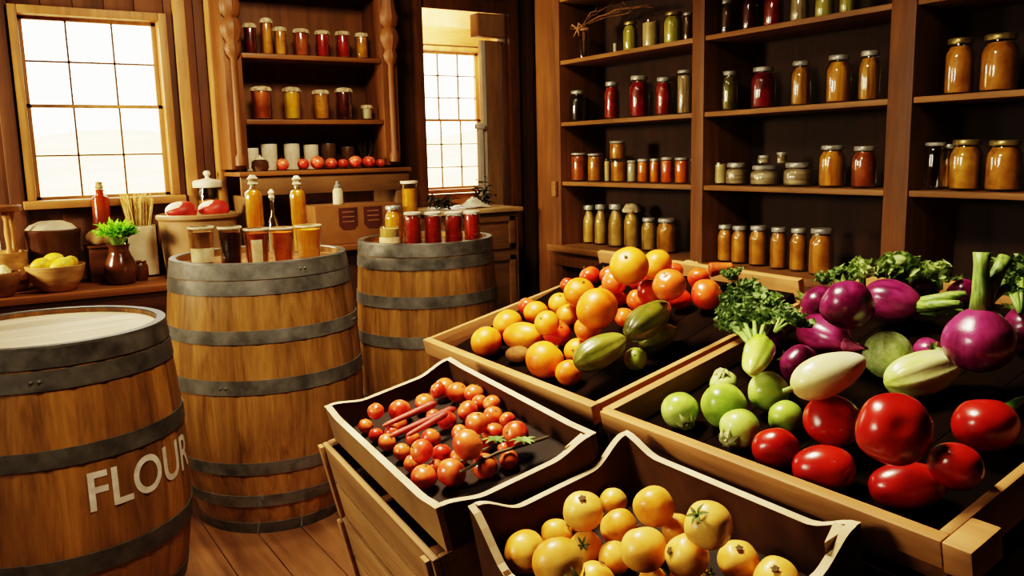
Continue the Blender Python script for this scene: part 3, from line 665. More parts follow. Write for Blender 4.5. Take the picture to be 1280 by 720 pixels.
    ('YB', 'yellow_tomato', [(0.7222, 0.7298, 0.9428, 0.0313)], None, None,
     'yellow tomato behind the stemmed front one, right of centre'),
    ('YB', 'yellow_tomato', [(0.7527, 0.7542, 0.8947, 0.0303)], (0.7, 0.35, 0.6), 'star',
     'yellow tomato with a green stem tip at the front, right of centre'),
    ('YB', 'yellow_tomato', [(0.815, 0.7291, 0.9098, 0.0304)], (-0.1, 0.8, 0.6), 'scar',
     'deep yellow shaded tomato at the right, with a scar on top'),
    ('YB', 'yellow_tomato', [(0.8157, 0.6662, 0.9107, 0.0311)], None, None,
     'yellow tomato farthest right along the front'),
    ('YB', 'yellow_tomato', [(0.6706, 0.8516, 0.8734, 0.029)], None, None,
     'brownish yellow tomato at the lower edge, right of the large front one'),
    ('YB', 'yellow_tomato', [(0.7267, 0.7971, 0.8794, 0.0216)], None, None,
     'small yellow tomato peeking at the lower edge, centre'),
    ('RT', 'green_tomato', [(1.0011, 1.0326, 1.0067, 0.035)], (0.2, -0.6, 0.8), 'husk',
     'pale green tomato at the near left corner with a dry tip'),
    ('RT', 'green_tomato', [(1.0388, 0.9678, 1.0239, 0.0413)], (0.1, 0.3, -0.9), None,
     'largest smooth green tomato, second from the crate left corner'),
    ('RT', 'green_tomato', [(1.1056, 0.9306, 1.0448, 0.0372)], (0, 0.3, -0.9), None,
     'bright green tomato left of the long cream eggplant'),
    ('RT', 'green_tomato', [(1.0046, 0.9006, 1.0079, 0.0353)], (-0.8, -0.45, 0.5), 'husk',
     'pale green tomato with curled leafy end, at the front lip'),
    ('RT', 'green_tomato', [(1.0733, 0.8682, 1.0219, 0.0299)], (0, 0.3, -0.9), None,
     'small green tomato right behind the front lip, left of the red ones'),
    ('RT', 'green_tomato', [(1.1174, 1.0416, 1.0318, 0.0275)], (-0.2, 0.8, 0.4), 'husk',
     'pale green tomato with a leafy cap, behind the largest green one'),
    ('RT', 'green_bell_pepper', [(1.1124, 0.9563, 1.1142, 0.0284), (1.0573, 0.9219, 1.0997, 0.0289)], None, None,
     'lime green bell pepper standing up below the kale stalks'),
    ('RT', 'large_red_tomato', [(1.0638, 0.7742, 1.0421, 0.046)], None, None,
     'large red tomato directly below the long cream eggplant'),
    ('RT', 'large_red_tomato', [(0.9539, 0.6049, 1.0966, 0.0501)], None, None,
     'biggest red tomato, on top in the middle of the crate'),
    ('RT', 'large_red_tomato', [(0.9823, 0.8104, 1.0045, 0.038)], None, None,
     'smaller red tomato farthest left at the front lip'),
    ('RT', 'large_red_tomato', [(0.9773, 0.7326, 0.9997, 0.0348), (0.9865, 0.7183, 1.0021, 0.0346)], None, None,
     'flattened red tomato at the front lip, second from the left'),
    ('RT', 'large_red_tomato', [(0.997, 0.6268, 1.0032, 0.0328), (1.0155, 0.6049, 1.0082, 0.0325)], None, None,
     'wide oval red tomato in the near corner of the crate'),
    ('RT', 'large_red_tomato', [(1.0071, 0.5523, 1.0525, 0.0362)], None, None,
     'red tomato behind the wide oval one, beside the right rim'),
    ('RT', 'large_red_tomato', [(1.1575, 0.5974, 1.0634, 0.047)], None, None,
     'red tomato by the right rim, below the purple stalked turnip'),
    ('RT', 'white_eggplant', [(1.0252, 0.7864, 1.1068, 0.0298), (1.0189, 0.7518, 1.1251, 0.0347), (1.0675, 0.7578, 1.1279, 0.032)], None, None,
     'long cream white eggplant lying in the middle of the crate'),
    ('RT', 'ribbed_squash', [(1.2334, 0.7676, 1.0808, 0.0331), (1.2174, 0.7274, 1.1012, 0.0393), (1.2873, 0.7385, 1.0964, 0.0332)], None, None,
     'pale green ribbed squash with a curled stem end'),
    ('RT', 'green_cabbage', [(1.2969, 0.8395, 1.0966, 0.0409)], (-0.3, 1, 0.2), None,
     'pale green loose leafed cabbage behind the ribbed squash'),
    ('RT', 'purple_turnip', [(1.4275, 1.0778, 1.1343, 0.0416)], (-0.4, 0.3, -0.9), None,
     'purple turnip in the back row, leftmost, beside the kale'),
    ('RT', 'purple_turnip', [(1.2447, 0.8849, 1.1822, 0.0466)], (0.2, 0.6, -0.8), None,
     'round purple turnip in the back row, second beside the kale'),
    ('RT', 'purple_turnip', [(1.448, 0.9479, 1.1607, 0.0435), (1.4563, 0.9202, 1.1576, 0.0382)], None, 'stalks',
     'purple turnip with flat green stalks pointing right'),
    ('RT', 'purple_turnip', [(1.2792, 0.9717, 1.1159, 0.04), (1.2704, 0.9282, 1.1124, 0.0389)], None, 'root',
     'oblong purple turnip with a pink root tail, in the middle'),
    ('RT', 'purple_turnip', [(1.3014, 1.0848, 1.0829, 0.0265)], None, None,
     'small dark purple turnip beside the kale stalks'),
    ('RT', 'purple_turnip', [(1.2044, 0.9458, 1.0728, 0.0373)], (-0.2, 0.2, -0.9), None,
     'small magenta turnip behind the long cream eggplant'),
    ('RT', 'purple_turnip', [(1.5661, 0.9469, 1.165, 0.0334)], (0, 0.7, -0.6), None,
     'far back purple turnip under the lettuce leaves'),
    ('RT', 'purple_turnip', [(1.5777, 0.8706, 1.1671, 0.0322)], (0.2, 0.7, -0.6), None,
     'far back purple turnip left of the thick green stalk'),
    ('RT', 'purple_turnip', [(1.2789, 0.678, 1.1511, 0.0553)], (-0.05, 1, 0.15), 'bigstalks',
     'largest purple turnip with thick upright green stalks'),
    ('RT', 'purple_turnip', [(1.4581, 0.6944, 1.1435, 0.0421)], None, None,
     'dark purple turnip cut by the right edge, beside the largest'),
    ('RT', 'purple_turnip', [(1.3599, 0.8063, 1.0991, 0.0262)], None, None,
     'deep purple turnip in shade behind the ribbed squash'),
    ('RT', 'purple_turnip', [(1.3216, 0.9236, 1.0821, 0.0202)], None, None,
     'purple turnip mostly hidden left of the cabbage'),
    ('RT', 'green_chili', [(1.2706, 0.6223, 1.0593, 0.0123), (1.3026, 0.6188, 1.0687, 0.0124)], None, None,
     'green chili pepper by the right rim, beside the red tomato'),
]
CARROTS = [((0.7576, 1.3895, 0.9682), (0.619, 1.3987, 0.9363), 0.0085, 'longest red carrot lying across the small tomatoes'), ((0.7439, 1.4425, 0.9691), (0.6313, 1.4543, 0.9391), 0.008, 'red carrot behind the longest one, nearer the box back'), ((0.7235, 1.359, 0.9727), (0.635, 1.3566, 0.9461), 0.007, 'short red carrot lying over the longest one')]
VINES = [([(0.6402, 1.1808, 0.9453), (0.6668, 1.1733, 0.9555), (0.7118, 1.1696, 0.9679), (0.74, 1.1633, 0.9765)], 'dark tomato vine across the front of the small tomato box'), ([(0.6287, 1.147, 0.9447), (0.6987, 1.1437, 0.9628), (0.7405, 1.1275, 0.9724), (0.7811, 1.1134, 0.9818)], 'paler vine with a green calyx by the front rim of the small tomatoes')]
GREENS = [
    ('kale_bunch', 'curly dark green kale bunch draped over the corner between both trays', (1.1244, 0.974, 1.1023), [(1.2446, 1.18, 1.1248), (1.254, 1.1723, 1.1475), (1.2816, 1.1708, 1.1641), (1.3073, 1.165, 1.1751), (1.3103, 1.1345, 1.1656), (1.3144, 1.1038, 1.1563), (1.1968, 1.1176, 1.1087), (1.2855, 1.0542, 1.1445), (1.208, 1.0602, 1.1574), (1.2066, 1.0213, 1.1469), (1.1957, 1.0875, 1.1444)], 0.03, 0.014, 'kale', 0.0045, 13),
    ('kale_bunch', 'small curly kale sprig lying between the turnips', (1.1147, 0.9293, 1.1462), [(1.1531, 0.9218, 1.1602), (1.1467, 0.9001, 1.1536), (1.168, 0.9507, 1.1636)], 0.026, 0.012, 'kale', 0.003, 7),
    ('kale_bunch', 'little kale tuft at the inner end of the orange tray', (1.3691, 1.2353, 1.1534), [(1.364, 1.2512, 1.1728), (1.3873, 1.2912, 1.173)], 0.028, 0.012, 'kale', 0.003, 9),
    ('leafy_greens', 'feathery green tops behind the first back row turnips', (1.458, 1.0639, 1.1585), [(1.452, 1.0885, 1.1725), (1.4587, 1.0655, 1.1843), (1.4755, 1.0497, 1.1779)], 0.03, 0.012, 'kale', 0.003, 8),
    ('leafy_greens', 'pale leaf stems behind the second back row turnip', (1.4552, 0.9992, 1.1733), [(1.4499, 1.0216, 1.2028), (1.4691, 1.0229, 1.2072), (1.446, 0.9939, 1.1968)], 0.03, 0.013, 'pale', 0.004, 4),
    ('lettuce_leaves', 'large crumpled light green lettuce leaf at the back of the crate', (1.5175, 0.9447, 1.1671), [(1.5101, 0.9781, 1.1859), (1.5109, 0.9689, 1.1963), (1.5255, 0.9611, 1.1894)], 0.05, 0.028, 'pale', 0.004, 4),
    ('lettuce_leaves', 'second lettuce leaf at the back, before the thick upright', (1.552, 0.9014, 1.175), [(1.5361, 0.9123, 1.197), (1.5467, 0.8994, 1.1943)], 0.042, 0.024, 'pale', 0.004, 4),
    ('leafy_greens', 'bushy green tops at the far back end of the crate by the edge', (1.3478, 0.6539, 1.1896), [(1.4504, 0.7502, 1.2235), (1.4631, 0.7431, 1.2366), (1.4659, 0.724, 1.2424), (1.4519, 0.698, 1.2238), (1.4113, 0.7009, 1.2145), (1.4188, 0.7207, 1.2059), (1.4728, 0.7177, 1.2491)], 0.03, 0.014, 'kale', 0.004, 9),
]
APPLES = [(1.4349, 4.44, 1.4211, 0.036, 'single pink red apple, first on the hutch ledge'), (1.5474, 4.44, 1.4196, 0.0343, 'red apple, left one of the middle pair on the hutch ledge'), (1.6247, 4.44, 1.4258, 0.041, 'larger red apple of the middle pair on the hutch ledge'), (1.7026, 4.44, 1.4201, 0.0349, 'red apple near the dark cup on the hutch ledge'), (1.7701, 4.44, 1.4162, 0.0306, 'small red apple sitting close to the dark cup'), (1.8425, 4.44, 1.4246, 0.0398, 'big orange red apple on the hutch ledge'), (1.9223, 4.44, 1.4229, 0.038, 'mottled orange red apple before the dark sprigs'), (1.9929, 4.44, 1.413, 0.0271, 'tiny pale apple at the end of the hutch ledge')]


# ------------------------------------------------------------------ room shell
YB = 4.75; XR = 3.25
def plank_floor():
    bm = bmesh.new(); fl = bm.faces.layers.float.new('stave'); x = -2.2; rr = random.Random(5)
    while x < 3.4:
        w = .16; y = -2.1
        while y < 5.9:
            L = rr.uniform(1.6, 2.8); n0 = len(bm.faces)
            box(bm, (x+.002, y+.002, -.04), (x+w-.002, min(y+L, 5.9)-.002, 0), .002)
            bm.faces.ensure_lookup_table(); s = rr.uniform(-.5, .25)
            for f in bm.faces[n0:]: f[fl] = s
            y += L
        x += w
    return bm
struct('floor', plank_floor(), W_FLOOR)
struct('ceiling', boxm((-2.2, -2.1, 2.75), (3.45, 5.9, 2.85)), W_DARK)
struct('wall_left', boxm((-2.3, -2.1, -.05), (-2.2, 5.9, 2.85)), W_DARK)
struct('wall_front', boxm((-2.2, -2.2, -.05), (3.45, -2.1, 2.85)), W_DARK)
struct('wall_right', boxm((XR, -2.1, -.05), (XR+.1, YB, 2.85)), W_DARK)
def wall_boards(bm, x0, x1, z0, z1, y0, y1, w=.14):
    """vertical board cladding with narrow grooves"""
    n = max(1, round((x1-x0)/w)); d = (x1-x0)/n
    for k in range(n): box(bm, (x0+k*d+.0015, y0, z0), (x0+(k+1)*d-.0015, y1, z1), .003)
bm = bmesh.new()
wall_boards(bm, -2.2, .27, -.05, 2.8, YB, YB+.1)
wall_boards(bm, .27, .965, -.05, 1.24, YB, YB+.1); wall_boards(bm, .27, .965, 2.19, 2.8, YB, YB+.1)
wall_boards(bm, .965, 2.42, -.05, 2.8, YB, YB+.1)
wall_boards(bm, 2.42, 3.04, -.05, 1.06, YB, YB+.1); wall_boards(bm, 2.42, 3.04, 2.38, 2.8, YB, YB+.1)
wall_boards(bm, 3.04, 3.35, -.05, 2.8, YB, YB+.1)
struct('wall_back', bm, W_WALL)
# the window bay beyond the opening
NY = 5.62
bm = bmesh.new()
box(bm, (2.1, YB+.1, .9), (2.2, NY, 2.8)); box(bm, (3.75, YB+.1, .9), (3.85, NY, 2.8)); box(bm, (3.35, YB+.1, .9), (3.75, YB+.14, 2.8))
box(bm, (2.1, NY, .9), (2.84, NY+.1, 2.8)); box(bm, (3.40, NY, .9), (3.85, NY+.1, 2.8)); box(bm, (2.84, NY, .9), (3.40, NY+.1, 1.16)); box(bm, (2.84, NY, 2.24), (3.40, NY+.1, 2.8))
struct('wall_bay', bm, plain('bay_plaster', '#b98a52', '#d8ac70', rough=.8))
struct('ceiling_bay', boxm((2.1, YB+.1, 2.62), (3.85, NY+.1, 2.72)), plain('bay_ceiling_paint', '#e8d3ae', '#f4e4c6', rough=.8))
struct('floor_bay', boxm((2.1, YB+.1, .86), (3.85, NY+.1, .94)), W_WALL)
struct('trim_1', boxm((2.84, NY-.03, 2.24), (3.42, NY+.0, 2.36), .004), W_GOLD_X)

def window(name, x0, x1, z0, z1, y, rows_up, rows_lo, zmeet, cols, fr=.04, mun=.009):
    root = bpy.data.objects.new(name, None); C.objects.link(root); root['kind'] = 'structure'
    bm = bmesh.new()
    box(bm, (x0-fr, y-.03, z0+.001), (x0, y+.09, z1+fr), .004); box(bm, (x1, y-.03, z0+.001), (x1+fr, y+.09, z1+fr), .004)
    box(bm, (x0+.0005, y-.03, z1), (x1-.0005, y+.09, z1+fr), .004)
    obj('window_frame', bm, W_GOLD, root)
    obj('window_sill', boxm((x0-fr-.02, y-.07, z0-fr), (x1+fr+.02, y+.09, z0), .006), W_GOLD_X, root)
    for nm, a, b, rows, yy in (('upper_sash', zmeet, z1, rows_up, y+.05), ('lower_sash', z0, zmeet+.012, rows_lo, y+.03)):
        bm = bmesh.new(); s = .022
        box(bm, (x0, yy, a), (x0+s, yy+.025, b)); box(bm, (x1-s, yy, a), (x1, yy+.025, b))
        box(bm, (x0, yy, a), (x1, yy+.025, a+s*.7)); box(bm, (x0, yy, b-s*.7), (x1, yy+.025, b))
        sash = obj(nm, bm, W_GOLD, root)
        bm = bmesh.new()
        for k in range(1, cols):
            x = x0+(x1-x0)*k/cols; box(bm, (x-mun/2, yy+.004, a), (x+mun/2, yy+.02, b))
        for r in rows: box(bm, (x0, yy+.004, r-mun/2), (x1, yy+.02, r+mun/2))
        obj('muntin_grid', bm, W_HUTCH, sash)
        obj('window_pane', boxm((x0+.01, yy+.011, a+.01), (x1-.01, yy+.013, b-.01)), PANE, sash)
    return root
window('window_1', .305, .93, 1.275, 2.155, YB, [1.945], [1.49], 1.725, 3)
window('window_2', 2.87, 3.375, 1.2, 2.2, NY, [2.03, 1.87], [1.53, 1.36], 1.70, 3, .03, .008)
# vertical trims beside the window
struct('trim_2', boxm((1.005, YB-.05, .0), (1.06, YB-.002, 2.75), .006), W_GOLD)
struct('trim_3', boxm((1.16, YB-.09, .0), (1.20, YB-.002, 2.75), .006), W_GOLD)
struct('trim_4', boxm((.19, YB-.035, .0), (.255, YB-.002, 2.75), .006), W_WALL)
bm = bmesh.new(); box(bm, (2.36, YB-.06, 0), (2.42, YB-.002, 2.75), .006); struct('trim_5', bm, W_HUTCH)
struct('trim_6', boxm((3.05, YB-.04, 0), (3.12, YB-.002, 2.75), .006), W_HUTCH)
struct('trim_7', boxm((2.42, YB-.02, 2.33), (3.05, YB-.002, 2.40), .004), W_HUTCH)
# beam, door leaf and posts at the bay opening
struct('trim_8', boxm((2.84, YB+.0, 2.19), (3.04, YB+.1, 2.33), .004), W_PALE)
d = thing('shutter_panel', 'plain brown shutter panel standing open at the side of the bay opening', 'shutter', (2.965, YB+.055, 1.0615))
obj('panel_board', boxm((-.04, 0, 0), (.07, .03, 1.11), .004), W_PALE, d); obj('panel_edge', boxm((-.075, -.004, 0), (-.045, .03, 1.11), .004), IVORY, d)
t = thing('capped_post', 'slim pale post with a wider cap beside the shutter panel', 'post', (2.86, YB+.045, 1.0615))
obj('shaft', boxm((-.016, -.016, 0), (.016, .016, .55), .004), IVORY, t); obj('cap', boxm((-.026, -.026, .55), (.026, .026, .585), .006), IVORY, t)

# outdoors, seen washed out through the panes
def terrain():
    bm = bmesh.new()
    def f(u, v):
        x = -40+80*u; y = 6.2+60*v
        z = -.6+max(0, v-.25)*9*(.55+.45*noise.noise(V(x*.08, y*.05, 0)))
        return V(x, y, z)
    quadgrid(bm, f, 40, 30); return bm
struct('ground_outside', terrain(), plain('dry_hills', '#cbb48a', '#e6d2a8', scale=.3, rough=.95))

# ------------------------------------------------------------------ barrels
def make_barrel(name, label, cx, cy, zt, rt_, rb, r0_, hoops, wood_m, hoop_m, head_m, rz, head_drop=.024, seed=1):
    t = thing(name, label, 'barrel', (cx, cy, 0), rz)
    rr = random.Random(seed)
    zb = .48*zt
    def rad(z):
        if z >= zb: s = (z-zb)/(zt-zb); return rb-(rb-rt_)*s**1.9
        s = (zb-z)/zb; return rb-(rb-r0_)*s**1.9
    bm = bmesh.new(); fl = bm.faces.layers.float.new('stave'); NS = 27; sub = 5; nz = 22
    tone = [rr.uniform(-.55, .35) for _ in range(NS)]
    off = [rr.uniform(-.15, .15) for _ in range(NS)]
    def pos(i, z, inset=0):
        s, k = divmod(i, sub); a = 2*PI*(s+(k/sub))/NS
        g = .0028 if k == 0 else 0
        return V((rad(z)-g-inset)*math.cos(a), (rad(z)-g-inset)*math.sin(a), z)
    N = NS*sub; zs = [zt*j/nz for j in range(nz+1)]
    rings = [[bm.verts.new(pos(i, z)) for i in range(N)] for z in zs]
    rings.append([bm.verts.new(pos(i, zt, .024)) for i in range(N)]); rings.append([bm.verts.new(pos(i, zt-.05, .026)) for i in range(N)])
    for A, B in zip(rings, rings[1:]):
        for i in range(N):
            f = bm.faces.new((A[i], A[(i+1) % N], B[(i+1) % N], B[i])); f[fl] = tone[i//sub]
    bm.faces.new(list(reversed(rings[0])))
    obj('staves', bm, wood_m, t, 60)
    bm = bmesh.new(); fl = bm.faces.layers.float.new('stave')
    # head boards
    ri = rt_-.025; nb = 6; zh = zt-head_drop
    for k in range(nb):
        y0 = -ri+2*ri*k/nb; y1 = -ri+2*ri*(k+1)/nb; n0 = len(bm.faces); m = 10
        up_, lo_ = [], []
        for j in range(m+1):
            y = y0+.0015+(y1-y0-.003)*j/m; y = max(-ri, min(ri, y)); w = math.sqrt(max(0, ri*ri-y*y))
            up_.append((w, y)); lo_.append((-w, y))
        poly = up_+list(reversed(lo_)); pts = []
        for p in poly:
            if not pts or (Vector(p)-Vector(pts[-1])).length > 1e-5: pts.append(p)
        if (Vector(pts[0])-Vector(pts[-1])).length < 1e-5: pts.pop()
        prism(bm, pts, zh-.02, zh, 'z'); bm.faces.ensure_lookup_table(); s = rr.uniform(-.3, .2)
        for f in bm.faces[n0:]: f[fl] = s
    obj('barrel_head', bm, head_m, t)
    bm = bmesh.new(); lathe(bm, [(rt_-.0245, zt+.0004), (rt_-.022, zt+.003), (rt_+.003, zt+.003), (rt_+.0045, zt-.004), (rt_-.001, zt-.004)], 96); obj('rim_hoop', bm, hoop_m, t, 40)
    for a, b in hoops:
        bm = bmesh.new(); n = 5; e = .0035; pr = [(rad(a)-.004, a)]
        for j in range(n+1):
            z = a+(b-a)*j/n; pr.append((rad(min(max(z, 0), zt))+e, z))
        pr.append((rad(min(b, zt))-.004, b))
        lathe(bm, pr, 96)
        h = obj('hoop', bm, hoop_m, t, 50)
        th = rr.uniform(0, 6.28)
        bm = bmesh.new(); zc = (a+b)/2; rr_ = rad(zc)+e
        for d in (-.028, .028):
            q = th+d; c = V(rr_*math.cos(q), rr_*math.sin(q), zc)
            m = Matrix.Translation(c) @ look_axis((math.cos(q), math.sin(q), 0)).to_matrix().to_4x4()
            bmesh.ops.create_uvsphere(bm, u_segments=8, v_segments=6, radius=.0055, matrix=m)
        obj('rivet', bm, hoop_m, h)
    return t, rad
HP = [(1.012, 1.07), (.955, 1.008), (.775, .825), (.585, .64), (.265, .315), (.125, .175), (0, .05)]
make_barrel('oak_barrel', 'large oak barrel in the middle carrying brown and orange jars', .994, 3.445, 1.07, .341, .388, .292, HP, W_BARREL, HOOP, W_HEAD, .4, seed=3)
make_barrel('oak_barrel', 'oak barrel farthest back carrying red jars and a glass of juice', 1.90, 3.74, 1.05, .325, .352, .28, [(a*.981, b*.981) for a, b in ((1.01, 1.07), (.95, 1.005), (.77, .825), (.58, .635), (.26, .31), (.12, .17), (0, .05))], W_BARREL, HOOP, W_HEAD, 1.3, seed=5)
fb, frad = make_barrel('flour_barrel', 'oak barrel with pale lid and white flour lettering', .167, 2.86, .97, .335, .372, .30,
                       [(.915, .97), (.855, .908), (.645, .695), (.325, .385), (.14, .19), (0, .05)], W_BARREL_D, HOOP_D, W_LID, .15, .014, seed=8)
# lettering wraps round the staves
cu = bpy.data.curves.new('letters', 'FONT'); cu.body = 'FLOUR'; cu.size = .155; cu.offset = .0022; cu.space_character = 1.02; cu.resolution_u = 6
tmp = bpy.data.objects.new('letters_tmp', cu); C.objects.link(tmp)
me = bpy.data.meshes.new_from_object(tmp.evaluated_get(bpy.context.evaluated_depsgraph_get())); bpy.data.objects.remove(tmp)
bm = bmesh.new(); bm.from_mesh(me); bpy.data.meshes.remove(me)
for k in range(1, 120):
    x = k*.006
    bmesh.ops.bisect_plane(bm, geom=bm.verts[:]+bm.edges[:]+bm.faces[:], plane_co=(x, 0, 0), plane_no=(1, 0, 0))
A0 = math.radians(-90+5)-.15
for v in bm.verts:
    z = .505+v.co.y; r = frad(z)+.0012; a = A0+v.co.x*.86/.372
    v.co = V(r*math.cos(a), r*math.sin(a), z)
obj('lettering', bm, plain('white_stencil_paint', '#b3a592', '#d4c8b6', scale=30, rough=.8), fb, 0)

# ------------------------------------------------------------------ counter under the window
t = thing('window_counter', 'long dark brown wooden counter under the left window', 'counter', (0, 0, 0))
obj('countertop', boxm((-.9, 4.22, .845), (1.12, 4.715, .878), .006), W_COUNTER, t)
bm = bmesh.new(); box(bm, (-.88, 4.24, .74), (1.10, 4.262, .842), .004); obj('apron', bm, W_COUNTER_D, t)
bm = bmesh.new(); wall_boards(bm, -.88, 1.10, 0, .74, 4.27, 4.70, .3); obj('front_panel', bm, W_COUNTER_D, t)

def bowl(name, label, cx, cy, r, h, mat, z=.879, inner=None):
    bm = bmesh.new()
    lathe(bm, [(0, 0), (r*.55, 0), (r*.62, h*.06), (r*.86, h*.45), (r*.98, h*.86), (r, h*.97), (r*.975, h), (r*.93, h*.97), (r*.8, h*.5), (r*.5, h*.2), (0, h*.16)], 32)
    return tag(obj(name, bm, mat, None, 50, (cx, cy, z)), label, 'bowl')
BOWLM = plain('turned_bowl_wood', '#9a6c34', '#cfa468', scale=6, rough=.5, stretch=(1, 1, 4))
DARKB = plain('dark_bowl_clay', '#6e4420', '#a0703c', scale=6, rough=.55, stretch=(1, 1, 4))
B1 = (.10, 4.315); B2 = (.325, 4.345)
bowl('wooden_bowl', 'wooden bowl of small pale onions at the counter end', B1[0], B1[1], .088, .11, DARKB)
bowl('wooden_bowl', 'round wooden bowl of yellow lemons on the counter', B2[0], B2[1], .124, .12, BOWLM)
def lemon_mesh():
    bm = bmesh.new()
    def f(a, p):
        z = -math.cos(p); r = math.sin(p)*.72
        return V(r*math.cos(a), r*math.sin(a), z*1.0+(.12*z**7))
    blob(bm, f, 24, 16); return mesh_from('lemon', bm, skin('lemon_skin', [(.3, '#d8a80c'), (.8, '#ffdf3a')], .45, bump=.2, bscale=25), 0)
LM = lemon_mesh()
for (dx, dy, dz, s, ax, lb) in ((-.055, -.012, .124, .043, (1, .3, .1), 'lemon at the window counter bowl edge, beside the pale onions'),
                                (.022, -.058, .120, .047, (.8, .2, .2), 'lemon in front at the middle of the wooden bowl'),
                                (.066, .018, .122, .043, (.2, .9, 0), 'lemon in the bowl on the side of the plant jug'),
                                (-.005, .058, .136, .043, (1, -.1, .3), 'lemon heaped at the back of the wooden bowl')):
    o = obj('lemon', LM, None); o.location = (B2[0]+dx, B2[1]+dy, .879+dz); o.scale = (s,)*3; o.rotation_mode = 'QUATERNION'; o.rotation_quaternion = look_axis(ax)
    tag(o, lb, 'lemon', 'lemons in the wooden bowl')
def onion_mesh():
    bm = bmesh.new()
    def f(a, p):
        z = -math.cos(p); r = math.sin(p)*(1+.03*math.cos(7*a))
        return V(r*math.cos(a), r*math.sin(a), z*.85+(.35*max(0, z-.75)**1*3 if z > .75 else 0))
    blob(bm, f, 28, 16); return mesh_from('pale_onion', bm, skin('pale_onion_skin', [(.3, '#cfae5c'), (.8, '#f0e2a4')], .4), 0)
OM = onion_mesh()
for dx, dy, dz, s, lb in ((.018, -.025, .098, .031, 'pale onion in front in the bowl at the counter end'), (-.04, .005, .10, .034, 'pale onion at the outer side of the counter end bowl'), (.02, .036, .102, .031, 'pale onion at the back of the counter end bowl')):
    o = obj('pale_onion', OM, None); o.location = (B1[0]+dx, B1[1]+dy, .879+dz); o.scale = (s,)*3; tag(o, lb, 'onion', 'pale onions in a bowl')
# crock heaped with flour
t = thing('flour_crock', 'round brown crock heaped with white flour under the window', 'crock', (.345, 4.60, .879)); t.scale = (.83, .83, 1)
bm = bmesh.new(); lathe(bm, [(0, 0), (.10, 0), (.115, .02), (.14, .17), (.145, .235), (.15, .245), (.15, .262), (.14, .266), (.132, .25), (0, .24)], 36); obj('crock_body', bm, plain('brown_stoneware', '#3a1f0e', '#6a4220', scale=5, rough=.4), t)
bm = bmesh.new(); lathe(bm, [(.136, .245), (.135, .262), (.11, .285), (.06, .302), (0, .305)], 36, mod=lambda a, r, z: r*(1+.03*math.sin(3*a+z*20))); obj('flour_heap', bm, plain('white_flour', '#d8c8a4', '#f1e6cc', scale=20, rough=.95, bump=.3), t)
# mill stand and tub at the far end
t = thing('wooden_tub', 'low round wooden tub at the far end of the counter', 'tub', (.13, 4.51, .879)); t.scale = (.72, .72, 1)
bm = bmesh.new(); lathe(bm, [(0, 0), (.115, 0), (.13, .02), (.14, .17), (.142, .178), (.128, .178), (.12, .16), (0, .15)], 32); obj('tub_body', bm, BOWLM, t)
bm = bmesh.new(); lathe(bm, [(.1255, .03), (.1325, .031), (.1345, .05), (.1275, .05)], 32); obj('tub_hoop', bm, W_HUTCH, t)
t = thing('round_stand', 'small round topped wooden stand on turned columns in the tub', 'stand', (.13, 4.51, 1.0395)); t.scale = (.82, .82, 1)
bm = bmesh.new(); lathe(bm, [(0, .20), (.11, .20), (.118, .206), (.118, .226), (.11, .232), (0, .232)], 32); obj('stand_top', bm, W_HUTCH_X, t)
for k in range(4):
    a = .5+k*PI/2; bm = bmesh.new()
    lathe(bm, [(0, 0), (.02, 0), (.02, .02), (.013, .04), (.018, .10), (.013, .16), (.02, .18), (.02, .2), (0, .2)], 14, (.07*math.cos(a), .07*math.sin(a), 0)); obj('column', bm, W_GOLD, t)
# bread on its box, amber bottle behind
t = thing('bread_box', 'reddish brown wooden box under the bread loaf', 'box', (.562, 4.605, .879)); t.scale = (.85, .95, 1)
bm = bmesh.new(); box(bm, (-.09, -.105, 0), (.085, .11, .165), .005); obj('box_body', bm, plain('terracotta_box', '#5e3216', '#8a5228', scale=6, rough=.6, stretch=(.3, 1, 4)), t)
obj('box_lid', boxm((-.096, -.112, .1655), (.091, .112, .178), .004), W_COUNTER, t)
bm = bmesh.new()
blob(bm, lambda a, p: V(-math.cos(p)*.095, math.sin(p)*math.cos(a)*.05*(1+.05*math.sin(9*-math.cos(p))), max(-.032, math.sin(p)*math.sin(a)*.05)+.033), 24, 24)
tag(obj('bread_loaf', bm, plain('bread_crust', '#9a6a34', '#e0bd84', scale=9, rough=.8, bump=.3), None, 0, (.572, 4.545, 1.0585)), 'long crusty bread loaf resting on the reddish brown box', 'bread')
t = thing('amber_bottle', 'tall amber bottle standing against the window panes', 'bottle', (.575, 4.655, 1.0585))
bm = bmesh.new(); lathe(bm, [(0, 0), (.05, 0), (.054, .01), (.046, .10), (.041, .115), (.04, .21), (.036, .225), (.02, .235), (.017, .25), (.019, .255), (.019, .262), (0, .262)], 24)
obj('bottle_body', bm, plain('amber_syrup', '#7a2c06', '#c8601a', scale=3, rough=.15, translucent=.6, coat=.5), t)
bm = bmesh.new(); lathe(bm, [(0, .262), (.016, .263), (.02, .275), (.014, .288), (.018, .296), (0, .303)], 16); obj('stopper', bm, plain('cork_stopper', '#8a6a3a', '#c9ad78', scale=30, rough=.7), t)
